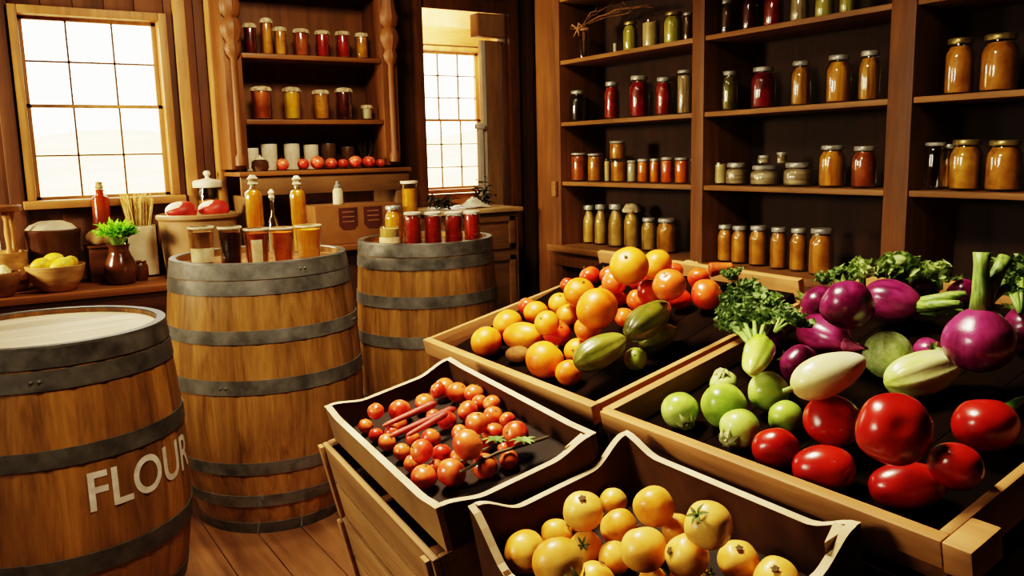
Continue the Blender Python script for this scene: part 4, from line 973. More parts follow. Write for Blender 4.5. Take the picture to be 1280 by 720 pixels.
# green plant in a brown jug
def leaf_blade(bm, p, d, n, L, w, curl=.3, seg=4):
    d = d.normalized(); s = d.cross(n)
    if s.length < 1e-4: s = V(1, 0, 0)
    s.normalize(); n = s.cross(d); prev = None
    for k in range(seg+1):
        u = k/seg; wd = w*math.sin(PI*min(.97, .12+u*.85))*.5; c = p+d*(L*u)+n*(curl*L*(u*u-u)*-1.2)-n*(curl*L*u*u*.6)
        a = bm.verts.new(c-s*wd+n*wd*.3); b = bm.verts.new(c); e = bm.verts.new(c+s*wd+n*wd*.3)
        if prev: bm.faces.new((prev[0], prev[1], b, a)); bm.faces.new((prev[1], prev[2], e, b))
        prev = (a, b, e)
rr = random.Random(4)
t = thing('potted_herb', 'bright green herb plant in a shiny brown jug', 'plant', (.60, 4.375, .879))
bm = bmesh.new(); lathe(bm, [(0, 0), (.05, 0), (.062, .01), (.075, .06), (.07, .10), (.05, .14), (.043, .165), (.05, .185), (.053, .19), (.046, .19), (.04, .165), (.045, .13), (0, .12)], 32, mod=lambda a, r, z: r*(1+.012*math.cos(9*a))); obj('jug', bm, plain('glazed_brown', '#2e1609', '#5e3418', scale=6, rough=.15, coat=.6), t)
bm = bmesh.new(); bs = bmesh.new()
for k in range(46):
    a = rr.uniform(0, 6.28); e = rr.uniform(.1, 1.25)
    d = V(math.cos(a)*math.sin(e), math.sin(a)*math.sin(e), math.cos(e)); L = rr.uniform(.07, .13)
    p0 = V(.012*math.cos(a), .012*math.sin(a), .16); p1 = p0+d*L*.6+V(0, 0, .05)
    tube(bs, [p0, (p0+p1)/2+V(0, 0, .02), p1], .0015, 5, False)
    for j in range(5):
        dd = (d+V(rr.uniform(-.8, .8), rr.uniform(-.8, .8), rr.uniform(-.2, .8))).normalized()
        leaf_blade(bm, p1-d*.03*rr.random(), dd, V(rr.uniform(-1, 1), rr.uniform(-1, 1), 1).normalized(), rr.uniform(.03, .055), .018, .3, 3)
obj('leaves', bm, plain('herb_leaf', '#4f9e14', '#a2e23a', scale=20, rough=.5, translucent=.4), t, 0); obj('stems', bs, STALK, t)
t = thing('small_pot', 'small dark brown pot beside the plant jug', 'pot', (.695, 4.44, .879))
bm = bmesh.new(); lathe(bm, [(0, 0), (.03, 0), (.038, .02), (.038, .07), (.03, .085), (.032, .095), (.026, .095), (.024, .08), (0, .07)], 24); obj('pot_body', bm, plain('dark_pot', '#3a1c0c', '#6a3618', rough=.3), t)
# pale box with straw
t = thing('cream_box', 'pale cream box holding a bunch of straw, behind the plant', 'box', (.735, 4.625, .879))
bm = bmesh.new(); a = .075
for lo, hi in (((-a, -a, 0), (a, a, .008)), ((-a, -a, 0), (-a+.008, a, .255)), ((a-.008, -a, 0), (a, a, .255)), ((-a, -a, 0), (a, -a+.008, .255)), ((-a, a-.008, 0), (a, a, .255))): box(bm, lo, hi)
obj('box_body', bm, plain('cream_box_paint', '#c9b592', '#e6d6b6', rough=.8), t)
bm = bmesh.new(); rr = random.Random(9)
for k in range(120):
    x, y = rr.uniform(-.05, .05), rr.uniform(-.05, .05); tx, ty = x*1.4+rr.uniform(-.012, .012), y*1.2+rr.uniform(-.01, .01)
    tube(bm, [V(x*.8, y*.8, .01), V(x, y, .25), V(tx, ty, .36+rr.uniform(0, .05))], .0022, 4, False)
o = obj('straw_bundle', bm, plain('dry_straw', '#b58c44', '#e6c887', scale=30, rough=.8), None, 0, (.735, 4.625, .888)); tag(o, 'bundle of dry straw standing in the pale cream box', 'straw'); o['kind'] = 'stuff'
# big tub with cured meat
t = thing('cream_tub', 'large cream tub on the counter filled with red cured meat', 'tub', (.985, 4.44, .879)); t.scale = (.93, .93, 1)
bm = bmesh.new(); lathe(bm, [(0, 0), (.17, 0), (.18, .01), (.20, .28), (.212, .292), (.212, .306), (.2, .312), (.19, .30), (.172, .05), (0, .04)], 44); obj('tub_wall', bm, plain('tub_enamel', '#86643e', '#a5825a', scale=4, rough=.5), t)
bm = bmesh.new(); lathe(bm, [(0, .05), (.172, .05), (.187, .24), (.12, .252), (0, .258)], 36); obj('salt_bed', bm, plain('coarse_salt', '#d8c4a0', '#f0e2c8', scale=60, rough=.95, bump=.4), t)
MEAT = plain('cured_meat', '#8a1a10', '#d0402a', scale=9, rough=.5, bump=.3); FAT = plain('meat_fat', '#e6cfae', '#f4e5cc', scale=8, rough=.6)
for x, y, L, ang, lb in ((-.078, -.012, .075, .15, 'red cured ham with pale fat rind lying at the tub edge by the window'), (.078, -.012, .075, -.15, 'smaller red cured ham in the tub, nearer the hutch')):
    t = thing('cured_ham', lb, 'ham', (.985+x, 4.44+y, 1.203), ang, 'hams in the tub')
    bm = bmesh.new(); blob(bm, lambda a, p: V(-math.cos(p)*L, math.sin(p)*math.cos(a)*.062, math.sin(p)*math.sin(a)*.048*(1-.3*math.cos(p))), 24, 18); obj('meat', bm, MEAT, t, 0)
    bm = bmesh.new(); blob(bm, lambda a, p: V(-math.cos(p)*L*1.0, math.sin(p)*math.cos(a)*.063+.006, math.sin(p)*math.sin(a)*.045+.004), 24, 18); obj('fat_rind', bm, FAT, t, 0)
t = thing('glass_canister', 'lidded glass canister with white lid behind the cream tub', 'canister', (1.06, 4.66-.0, .879))
t.location = (1.155, 4.665, .879)
bm = bmesh.new(); lathe(bm, [(0, 0), (.06, 0), (.065, .01), (.065, .41), (.058, .43), (.055, .43), (.06, .40), (.06, .02), (0, .015)], 28); obj('glass_body', bm, GLASS, t)
bm = bmesh.new(); lathe(bm, [(0, .016), (.058, .018), (.058, .36), (0, .37)], 24); obj('contents', bm, content('amber'), t)
bm = bmesh.new(); lathe(bm, [(0, .431), (.085, .431), (.088, .438), (.088, .46), (.08, .468), (.03, .475), (.012, .48), (.012, .49), (.022, .50), (.018, .515), (0, .52)], 28); obj('lid', bm, LIDW, t)
t.location = (1.10, 4.675, .879); t.scale = (.86, .86, 1)

# ------------------------------------------------------------------ hutch
hut = thing('hutch', 'tall carved hutch with jar shelves beside the window', 'hutch', (0, 0, 0))
HX0, HX1 = 1.215, 2.145
obj('back_panel', boxm((HX0, 4.70, 1.0), (HX1, 4.735, 2.7)), wood('hutch_back_wood', '#47290f', '#74481e', 'z', 7, .6, .25), hut)
def turned_post(x):
    p = obj('side_post', boxm((x-.045, 4.44, 1.40), (x+.045, 4.70, 2.72), .006), W_HUTCH, hut)
    bm = bmesh.new()
    lathe(bm, [(0, 1.42), (.028, 1.42), (.028, 1.46), (.018, 1.48), (.017, 1.95), (.024, 1.97), (.03, 2.0), (.022, 2.03), (.036, 2.07), (.04, 2.10), (.03, 2.14), (.022, 2.15), (.034, 2.17), (.038, 2.21), (.03, 2.25), (.024, 2.3), (.02, 2.6), (0, 2.6)], 20, (x, 4.425, 0), mod=lambda a, r, z: r*(1+.06*math.cos(8*a)) if z > 1.96 else r)
    for v in bm.verts:
        if v.co.z > 1.96: v.co.x = x+(v.co.x-x)*1.35
    obj('turned_column', bm, W_HUTCH, p)
turned_post(HX0+.0); turned_post(HX1-.07)
for z in (1.985, 1.653): obj('shelf', boxm((HX0+.05, 4.45, z-.024), (HX1-.12, 4.70, z), .003), W_HUTCH_X, hut)
obj('shelf', boxm((HX0-.03, 4.36, 1.365), (HX1, 4.70, 1.387), .004), W_HUTCH_X, hut)
obj('top_board', boxm((HX0-.05, 4.42, 2.33), (HX1, 4.70, 2.36), .004), W_HUTCH_X, hut)
obj('drawer_front', boxm((HX0-.02, 4.375, 1.265), (HX1-.01, 4.40, 1.362), .004), W_CAB, hut)
bm = bmesh.new(); box(bm, (HX0+.01, 4.38, 1.0), (HX0+.06, 4.70, 1.262), .004); obj('niche_side', bm, W_CAB, hut)
obj('niche_side', boxm((HX1-.09, 4.38, 1.0), (HX1-.01, 4.70, 1.262), .004), W_CAB, hut)
obj('counter_board', boxm((HX0+.005, 4.14, .972), (HX1+.03, 4.735, .999), .005), W_HUTCH_X, hut)
obj('base_cabinet', boxm((HX0+.01, 4.20, 0), (HX1, 4.735, .970), .004), W_STAND, hut)
# carton with dark labels
t = thing('labelled_carton', 'tan carton with two dark labels in the hutch niche', 'carton', (1.745, 4.31, 1.0))
obj('carton_body', boxm((-.235, -.11, .001), (.215, .11, .205), .004), plain('tan_carton', '#704519', '#8c5c2c', scale=4, rough=.85), t)
for x in (-.055, .085):
    bm = bmesh.new(); prism(bm, [(x-.055, .19), (x-.055, .10), (x-.03, .075), (x+.03, .075), (x+.05, .10), (x+.05, .19)], -.1125, -.1105, 'y')
    p = obj('dark_label', bm, plain('dark_label_ink', '#3a1a10', '#5a2a1a', rough=.7), t)
    bm = bmesh.new()
    for z in (.165, .14, .115): box(bm, (x-.035, -.1135, z), (x+.03, -.1127, z+.006))
    obj('label_line', bm, plain('label_line_ink', '#8a5a40', '#9a6a50', rough=.8), p)
t = thing('glass_shaker', 'small glass shaker with a pointed top standing on the tan carton', 'shaker', (1.665, 4.27, 1.2065))
bm = bmesh.new(); lathe(bm, [(0, 0), (.026, 0), (.028, .006), (.026, .07), (.018, .085), (0, .085)], 18); obj('shaker_body', bm, content('glassy'), t)
bm = bmesh.new(); lathe(bm, [(0, .0855), (.018, .0855), (.02, .095), (.008, .108), (.01, .116), (0, .125)], 14); obj('shaker_top', bm, LIDM, t)

# row of cups and apples on the hutch ledge
CUPM = plain('white_cup_glaze', '#cdbb9a', '#e3d6bd', scale=3, rough=.4)
CUPD = plain('dark_cup_glaze', '#3a2412', '#5e3e22', scale=8, rough=.4)
def cup_mesh():
    bm = bmesh.new(); lathe(bm, [(0, 0), (.7, 0), (.82, .05), (1, 1.0), (1.03, 2.0), (1.0, 2.05), (.92, 2.0), (.88, .3), (0, .2)], 24); return bm
cw = mesh_from('storage_cup', cup_mesh(), CUPM); cd = mesh_from('storage_cup_dark', cup_mesh(), CUPD)
for k, (x, m, s, lb) in enumerate(((1.325, cw, .036, 'white cup at the window end of the hutch ledge'), (1.42, cw, .042, 'white cup, second along the hutch ledge'), (1.545, cw, .042, 'white cup, third along the hutch ledge'),
                                  (1.655, cw, .040, 'greyish cup, fourth along the hutch ledge'), (1.755, cd, .042, 'dark brown cup, fifth along the hutch ledge'), (1.87, cd, .036, 'dark brown cup near the end of the hutch ledge'))):
    o = obj('storage_cup', m, None, None, 38, (x, 4.61, 1.388)); o.scale = (s, s, s*1.65); tag(o, lb, 'cup', 'cups on the hutch ledge')
t = thing('herb_glass', 'glass holding dark sprigs at the end of the hutch ledge', 'glass', (1.975, 4.60, 1.388))
bm = bmesh.new(); lathe(bm, [(0, 0), (.03, 0), (.036, .07), (.033, .07), (.028, .008), (0, .006)], 20); obj('glass_body', bm, GLASS, t)
bm = bmesh.new(); rr = random.Random(2)
for k in range(16):
    a = rr.uniform(0, 6.28); d = V(math.cos(a)*.05, math.sin(a)*.03, .12+rr.random()*.05); tube(bm, [V(0, 0, .01), d*.5, d], .0018, 4, False)
    leaf_blade(bm, d*.8, d+V(0, 0, .05), V(1, 0, 0), .03, .014)
obj('sprigs', bm, plain('dark_sprig', '#241a0c', '#4c3a1c', rough=.8), t, 0)
t = thing('brown_pot', 'little brown lidded pot before the first white cup on the ledge', 'pot', (1.325, 4.47, 1.388))
bm = bmesh.new(); lathe(bm, [(0, 0), (.035, 0), (.045, .02), (.042, .05), (.03, .06), (0, .06)], 20); obj('pot_body', bm, CUPD, t)
bm = bmesh.new(); lathe(bm, [(0, .0605), (.03, .0605), (.02, .072), (.006, .076), (.006, .084), (0, .085)], 20); obj('pot_lid', bm, CUPM, t)

# ------------------------------------------------------------------ corner cabinet
t = thing('corner_cabinet', 'low panelled cabinet with pale top edge behind the far barrel', 'cabinet', (0, 0, 0))
obj('cabinet_top', boxm((2.20, 4.17, 1.116), (2.77, 4.66, 1.14), .004), plain('pale_top_board', '#9c7a4c', '#c9a878', scale=5, rough=.5), t)
obj('carcass', boxm((2.22, 4.20, 0), (2.75, 4.65, 1.114), .004), W_CAB, t)
for z0, z1 in ((.90, 1.09), (.46, .86), (.06, .42)):
    bm = bmesh.new(); x0, x1 = 2.25, 2.72
    for lo, hi in (((x0, 4.187, z0), (x1, 4.199, z0+.03)), ((x0, 4.187, z1-.03), (x1, 4.199, z1)), ((x0, 4.187, z0), (x0+.04, 4.199, z1)), ((x1-.04, 4.187, z0), (x1, 4.199, z1))): box(bm, lo, hi, .002)
    obj('door_frame', bm, W_CAB, t)
rr = random.Random(21)
def herb_pile(name, label, c, n, sx, sy, mat, up_=.03, L=.06):
    bm = bmesh.new()
    for k in range(n):
        p = V(rr.gauss(0, sx), rr.gauss(0, sy), abs(rr.gauss(0, up_))+.006); d = V(rr.uniform(-1, 1), rr.uniform(-1, 1), rr.uniform(-.1, .5))
        leaf_blade(bm, p, d, V(rr.uniform(-.5, .5), rr.uniform(-.5, .5), 1).normalized(), rr.uniform(.6, 1.2)*L, L*.35, .3)
    for v in bm.verts: v.co.z = max(v.co.z, .003)
    o = obj(name, bm, mat, None, 0, c); return tag(o, label, 'herbs')
herb_pile('dried_herbs', 'dark dried herbs spread on the corner cabinet top', (2.32, 4.36, 1.14), 90, .03, .05, plain('dark_herb', '#1c1a0e', '#4a4628', scale=20, rough=.8))
herb_pile('dark_posy', 'dark leafy posy at the inner end of the cabinet top', (2.66, 4.46, 1.14), 70, .025, .035, plain('dark_herb', '#1c1a0e', '#4a4628'), .06, .06)
bm = bmesh.new(); rr = random.Random(8)
quadgrid(bm, lambda u, v: V((u-.5)*.17, (v-.5)*.13, .006+.055*math.exp(-((u-.5)**2+(v-.5)**2)*9)*(1+.4*noise.noise(V(u*5, v*5, 1)))+.012*abs(noise.noise(V(u*9, v*9, 3)))), 24, 20)
o = obj('white_cloth', bm, plain('white_linen', '#cfc4ae', '#efe8d8', scale=20, rough=.9, bump=.2), None, 0, (2.505, 4.30, 1.141)); tag(o, 'crumpled white cloth between the dark herbs on the cabinet', 'cloth')
m = o.modifiers.new('thickness', 'SOLIDIFY'); m.thickness = .003

# ------------------------------------------------------------------ wall shelving
sh = thing('wall_shelving', 'tall built in shelving full of preserve jars along the wall', 'shelving', (0, 0, 0))
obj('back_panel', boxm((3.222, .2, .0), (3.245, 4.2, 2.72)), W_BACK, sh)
UPR = [(3.965, 4.20), (2.852, 2.928), (1.828, 1.926), (.55, .66)]
for a, b in UPR: obj('upright', boxm((2.895, a, 0), (3.22, b, 2.72), .004), W_UP, sh)
bays = [(2.93, 3.963), (1.928, 2.85), (.662, 1.826)]
for (a, b) in bays:
    for z in (2.295, 1.957, 1.618, 1.284): obj('shelf', boxm((2.90, a, z-.022), (3.22, b, z), .003), W_SHELF_Y, sh)
bm = bmesh.new(); box(bm, (2.855, .5, .885), (3.22, 4.06, .920), .006); obj('bottom_shelf', bm, W_SHELF_Y, sh)
obj('shelf_rail', boxm((2.885, .5, .80), (2.92, 4.05, .882), .004), W_UP, sh)
obj('lower_panel', boxm((2.93, .5, .0), (2.95, 4.05, .80), .003), W_STAND, sh)
bm = bmesh.new(); lathe(bm, [(0, 0), (.012, 0), (.016, .01), (.012, .02), (.02, .035), (0, .04)], 12); k = obj('bracket', boxm((2.872, 3.99, 1.20), (2.894, 4.03, 1.286), .008), W_SHELF_Y, sh); bm.free()

# ------------------------------------------------------------------ jars
JAR = {}
def jar_profiles(sh_, r, h, lid):
    """outer glass profile, neck radius, mouth height"""
    if sh_ == 'straight': return [(0, 0), (r*.86, 0), (r*.97, h*.03), (r, h*.08), (r, h*.80), (r*.93, h*.87), (r*.84, h*.90), (r*.84, h*.93)], .84*r, .93*h
    if sh_ == 'mason': return [(0, 0), (r*.84, 0), (r*.96, h*.03), (r, h*.09), (r, h*.64), (r*.96, h*.72), (r*.80, h*.80), (r*.74, h*.83), (r*.74, h*.90)], .74*r, .90*h
    if sh_ == 'bottle': return [(0, 0), (r*.84, 0), (r*.96, h*.03), (r, h*.08), (r, h*.52), (r*.95, h*.62), (r*.74, h*.74), (r*.62, h*.78), (r*.62, h*.88)], .62*r, .88*h
    if sh_ == 'squat': return [(0, 0), (r*.84, 0), (r*.97, h*.06), (r, h*.16), (r, h*.56), (r*.93, h*.66), (r*.66, h*.74), (r*.64, h*.80)], .64*r, .80*h
    if sh_ == 'tumbler': return [(0, 0), (r*.84, 0), (r*.88, h*.03), (r*.99, h*.8), (r, h*.965)], r, .965*h
    if sh_ == 'juicebottle': return [(0, 0), (r*.80, 0), (r*.86, h*.02), (r*.86, h*.33), (r*1.0, h*.38), (r*1.0, h*.74), (r*.9, h*.79), (r*.4, h*.83), (r*.36, h*.88)], .36*r, .88*h
    if sh_ == 'cruet': return [(0, 0), (r*.9, 0), (r, h*.04), (r, h*.40), (r*.7, h*.52), (r*.32, h*.6), (r*.3, h*.82), (r*.42, h*.86)], .34*r, .86*h
def lid_bm(kind, nr, mh, r, h, rr):
    bm = bmesh.new()
    if kind in ('metal', 'gold', 'whitelid'):
        R_ = max(nr*1.08, r*.80) if kind != 'whitelid' else r*.95
        t = max(h-mh, .012)
        z0 = mh-.004
        lathe(bm, [(nr*.9, z0), (R_, z0), (R_*1.02, z0+t*.2), (R_*1.02, z0+t*.8), (R_*.95, z0+t), (R_*.5, z0+t*.96), (0, z0+t*.96)], 28, mod=lambda a, q, z: q*(1+.008*math.cos(24*a)))
    elif kind == 'cloth':
        R_ = r*.93; z1 = h
        ph = rr.uniform(0, 6)
        lathe(bm, [(R_*1.06, mh-.22*(h-mh)-.012), (R_*1.10, mh-.004), (R_*.98, mh+.006), (R_*.94, mh+.35*(h-mh)), (R_*.7, z1-.003), (R_*.3, z1), (0, z1+.001)], 40,
              mod=lambda a, q, z: q*(1+(.07*math.sin(9*a+ph)+.03*math.sin(17*a)) if z < mh+.004 else q*(1+.02*math.sin(6*a+ph))/q))
    elif kind == 'stopper':
        s = max(nr*1.5, .011); z0 = mh
        lathe(bm, [(0, z0-.01), (nr*.85, z0-.01), (nr*.9, z0), (s*1.05, z0+.002), (s*.8, z0+(h-mh)*.35), (s*1.15, z0+(h-mh)*.6), (s*.7, z0+(h-mh)*.8), (s*.5, h-.002), (0, h)], 14, mod=lambda a, q, z: q*(1+.08*math.cos(5*a)))
    elif kind == 'lip':
        lathe(bm, [(r*.93, mh-.002), (r*1.02, mh-.002), (r*1.04, (mh+h)/2), (r*1.02, h), (r*.93, h)], 28)
        bm.faces.ensure_lookup_table()
    return bm
LIDMAT = dict(metal=LIDM, gold=LIDG, whitelid=LIDW, cloth=CLOTH, stopper=plain('glass_stopper', '#b7a682', '#e9dfc6', scale=25, rough=.15, coat=.6), lip=plain('frosted_rim', '#cdbb94', '#f0e4c6', scale=25, rough=.4))
WHERE = dict(H1='jars on the hutch shelves', H2='jars on the hutch shelves', R1='preserve jars on the wall shelves', R2='preserve jars on the wall shelves', R3='preserve jars on the wall shelves', R4='preserve jars on the wall shelves', M='jars and bottles on the middle barrel', B='jars on the far barrel')
rr = random.Random(77)
CAT = dict(preserve_jar='jar', juice_bottle='bottle', glass_cruet='cruet', juice_glass='glass', glass_vase='vase', small_vial='vial', spice_pot='pot')
for (sf, x, y, z, r, h, shp, con, lid, nm, lb) in JARS:
    t = thing(nm, lb, CAT[nm], (x, y, z), rr.uniform(-.4, .4), WHERE[sf])
    prof, nr, mh = jar_profiles(shp, r, h, lid)
    if lid == 'none':
        k = h/mh; prof = [(a, b*k) for a, b in prof]; mh = h
        if shp == 'straight': prof = [(0, 0), (r*.88, 0), (r*.98, h*.03), (r, h*.1), (r, h*.9), (r*.97, h)]
    # glass wall with a thickness, open at the mouth
    th = min(.004, r*.09)
    inner = [(max(0, a-th), max(b, .006)) for a, b in prof[1:]]
    bm = bmesh.new(); lathe(bm, prof+list(reversed(inner))+[(0, .006)], 28); obj('glass_body', bm, GLASS, t, 45)
    fill = {'tumbler': .90, 'cruet': .38, 'juicebottle': .925}.get(shp, .93)
    if shp == 'straight' and lid == 'none': fill = .9
    zf = mh*fill; cp = [(0, .0075)]
    for a, b in prof[1:]:
        a2 = max(0, a-th-.0012); b2 = max(b, .0075)
        if b2 >= zf:
            a0, b0 = cp[-1]; f = (zf-b0)/max(1e-6, b2-b0); cp.append((a0+(a2-a0)*f, zf)); break
        cp.append((a2, b2))
    else: cp.append((cp[-1][0], zf))
    cp.append((0, zf+.0005))
    if con != 'dim' or shp != 'straight':
        bm = bmesh.new(); lathe(bm, cp, 24); obj('contents', bm, content(con), t, 45)
    if lid != 'none': obj('lid' if lid not in ('stopper', 'lip') else ('stopper' if lid == 'stopper' else 'rim'), lid_bm(lid, nr, mh, r, h, rr), LIDMAT[lid], t, 45)
    if 'paper label' in lb or 'thin amber label' in lb or 'small cream jar at the front' in lb:
        wide = 1.15 if 'paper' in lb else (.45 if 'thin' in lb else 1.3); z0, z1 = (.02*1, h*.48) if 'paper' in lb else ((.02, h*.72) if 'thin' in lb else (.02, h*.5))
        a0 = math.atan2(-y, -x)-t.rotation_euler.z
        def rad_at(zz):
            for (a1, b1), (a2, b2) in zip(prof, prof[1:]):
                if b1 <= zz <= b2 and b2 > b1: return a1+(a2-a1)*(zz-b1)/(b2-b1)
            return r
        bm = bmesh.new()
        quadgrid(bm, lambda u, v: V((rad_at(z0+(z1-z0)*v)+.0012)*math.cos(a0+(u-.5)*2*wide), (rad_at(z0+(z1-z0)*v)+.0012)*math.sin(a0+(u-.5)*2*wide), z0+(z1-z0)*v), 16, 2)
        obj('paper_label', bm, PAPER, t, 0)
# twigs in the dark vase
vz = [j for j in JARS if j[9] == 'glass_vase'][0]
bm = bmesh.new(); rr = random.Random(3); top = V(vz[1], vz[2], vz[3]+vz[5])
for k in range(6):
    d = V(rr.uniform(-.03, .02), -rr.uniform(.08, .55), rr.uniform(.005, .05)); p0 = V(vz[1], vz[2], vz[3]+.02)
    m = top+V(rr.uniform(-.01, .01), rr.uniform(-.01, .01), .012); e = m+d
    q = m+d*.5+V(rr.uniform(-.02, .03), 0, rr.uniform(.01, .05))
    tube(bm, [p0, m, q, e], [.004, .006, .005, .002], 6)
    for j in range(3):
        b0 = q.lerp(e, rr.random()); tube(bm, [b0, b0+V(rr.uniform(-.04, .05), rr.uniform(-.12, .03), rr.uniform(-.01, .04))], [.003, .001], 5)
tag(obj('dried_twigs', bm, TWIG, None, 0), 'gnarled dry twigs sprawling out of the dark vase at the top shelf', 'twigs')
bm = bmesh.new(); p = top-V(0, 0, .012)
for s in (-1, 1):
    tube(bm, [p+V(-.043, 0, 0), p+V(-.058, s*.03, .025), p+V(-.054, s*.05, .01), p+V(-.043, 0, 0)], .005, 6); tube(bm, [p+V(-.043, 0, 0), p+V(-.054, s*.025, -.04)], [.005, .002], 6)
lathe(bm, [(.036, -.008), (.039, 0), (.036, .008)], 20, p)
tag(obj('twine_bow', bm, plain('pale_twine', '#9a6a3c', '#c9996a', rough=.9), None, 0), 'pale twine bow tied round the neck of the dark twig vase', 'bow')

# ------------------------------------------------------------------ produce trays
def frame_m(O, u, v, n): return Matrix(((u[0], v[0], n[0], O[0]), (u[1], v[1], n[1], O[1]), (u[2], v[2], n[2], O[2]), (0, 0, 0, 1)))
def wedge(lo, hi, z0a, z0b, z1):  # box whose bottom rises from z0a (x=lo) to z0b (x=hi)
    bm = bmesh.new(); x0, y0 = lo; x1, y1 = hi
    prism(bm, [(x0, z0a), (x1, z0b), (x1, z1), (x0, z1)], y0, y1, 'y'); return bm
def tray(name, label, fr, W, L, depth, fsl, th=.014, lip=.036):
    t = thing(name, label, 'crate', mw=frame_m(*fr))
    fz = lambda x: -depth+fsl*x
    low = -depth-.012
    obj('front_board', boxm((-.02, -th, -lip), (0, L+th, .002), .003), W_CRATE_Y, t)
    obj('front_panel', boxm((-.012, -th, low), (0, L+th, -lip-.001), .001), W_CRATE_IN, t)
    obj('back_board', boxm((W, -th, low), (W+.018, L+th, max(.002, fz(W)+.03)), .003), W_CRATE_Y, t)
    for a, b in ((-th, 0), (L, L+th)): obj('side_board', boxm((.0005, a, low), (W-.0005, b, .001), .002), W_CRATE_X, t)
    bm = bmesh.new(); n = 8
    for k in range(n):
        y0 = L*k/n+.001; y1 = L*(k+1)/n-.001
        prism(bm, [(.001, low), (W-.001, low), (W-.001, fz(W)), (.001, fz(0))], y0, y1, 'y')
    obj('slat_bottom', bm, W_TRAY_SHADE, t)
    return t
tray('fruit_tray', 'tilted wooden tray of oranges and red tomatoes', FR_OT, W_OT, L_OT, D_OT, S_OT)
t = tray('vegetable_tray', 'tilted wooden tray of turnips, squash and big red tomatoes', FR_RT, W_RT, L_RT, D_RT, S_RT)
obj('corner_block', boxm((-.02, -.05, -.04), (.045, -.0145, .0015), .003), W_CRATE_Y, t)
# rail lying between the trays
M_RT = frame_m(*FR_RT)
o = obj('divider_rail', boxm((-.005, L_RT+.018, -.045), (.52, L_RT+.026, -.002), .002), W_CRATE_X); o.matrix_world = M_RT; tag(o, 'thin wooden rail between the fruit tray and the vegetable tray', 'rail')
# sloped stand under the trays
sl = .23
def topz(x): return 1.0+sl*(x-.93)-.0735-.012
bm = bmesh.new(); prism(bm, [(.955, 0), (1.62, 0), (1.62, topz(1.62)), (.955, topz(.955))], .50, 1.86, 'y')
st = thing('display_stand', 'dark sloped wooden stand under the two produce trays', 'stand', (0, 0, 0)); obj('stand_body', bm, W_STAND, st)
bm = bmesh.new()
for z in (.13, .33, .53, .73): box(bm, (.943, .50, z), (.9545, 1.80, z+.18), .003)
obj('front_slat', bm, W_STAND, st)
obj('corner_post', boxm((.930, .463, .02), (1.0, .498, .90), .004), W_CRATE_IN, st)

def curved_panel(bm, axis, a0, a1, t0, t1, zlo, rim, sag, n=22):
    """upright board from a0 to a1 whose top edge sags between raised ends"""
    poly = [(a0, zlo), (a1, zlo)]
    for k in range(n+1):
        u = 1-k/n; e = min(u, 1-u)*(a1-a0); q = min(1, e/.075); q = q*q*(3-2*q)
        poly.append((a0+(a1-a0)*u, rim-sag*q))
    prism(bm, poly, t0, t1, axis)
def produce_box(name, label, fr, W, L, depth, fsl, sag_s, sag_e, th=.010, up_=.0, tan=True):
    t = thing(name, label, 'box', mw=frame_m(*fr)); low = -depth-.012
    for nm, ax, a0, a1, t0, t1, sg in (('side_panel', 'x', -th, L+th, -th, 0, sag_s), ('side_panel', 'x', -th, L+th, W, W+th, sag_s*.3), ('end_panel', 'y', .0003, W-.0003, -th, 0, sag_e), ('end_panel', 'y', .0003, W-.0003, L, L+th, sag_e)):
        bm = bmesh.new(); curved_panel(bm, ax, a0, a1, t0, t1, low, up_, sg)
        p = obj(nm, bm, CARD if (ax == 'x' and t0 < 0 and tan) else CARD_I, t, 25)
        # pale cut edge along the top
        bm = bmesh.new(); n = 30
        for k in range(n):
            def pt(u):
                e = min(u, 1-u)*(a1-a0); q = min(1, e/.075); q = q*q*(3-2*q); return a0+(a1-a0)*u, up_-sg*q+.0016
            (s0, z0), (s1, z1) = pt(k/n), pt((k+1)/n); m0, m1 = t0-.0012, t1+.0012
            P = (lambda s, q, z: V(q, s, z)) if ax == 'x' else (lambda s, q, z: V(s, q, z))
            vs = [bm.verts.new(P(s, q, z)) for s, z in ((s0, z0), (s1, z1)) for q in (m0, m1)]
            bm.faces.new((vs[0], vs[1], vs[3], vs[2]))
        obj('cut_edge', bm, CARD_E, p, 0)
        bm = bmesh.new(); e = .0008
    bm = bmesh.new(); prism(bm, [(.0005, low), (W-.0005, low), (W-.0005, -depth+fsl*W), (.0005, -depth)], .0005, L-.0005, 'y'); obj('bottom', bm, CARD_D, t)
    bm = bmesh.new(); prism(bm, [(W-.0006, .0006), (W-.045, .0006), (W-.0006, .02)], -depth+fsl*W+.001, up_-.004, 'z'); obj('corner_gusset', bm, CARD_E, t)
    return t
produce_box('tomato_box', 'open board box of small tomatoes and red carrots on a slatted crate', FR_TB, W_TB, L_TB, D_TB, S_TB, .010, .016, up_=.012)
t = produce_box('yellow_tomato_box', 'deep board box of yellow tomatoes with curved edges at the front', FR_YB, W_YB, L_YB, D_YB, S_YB, .085, .035, up_=.016, tan=False)

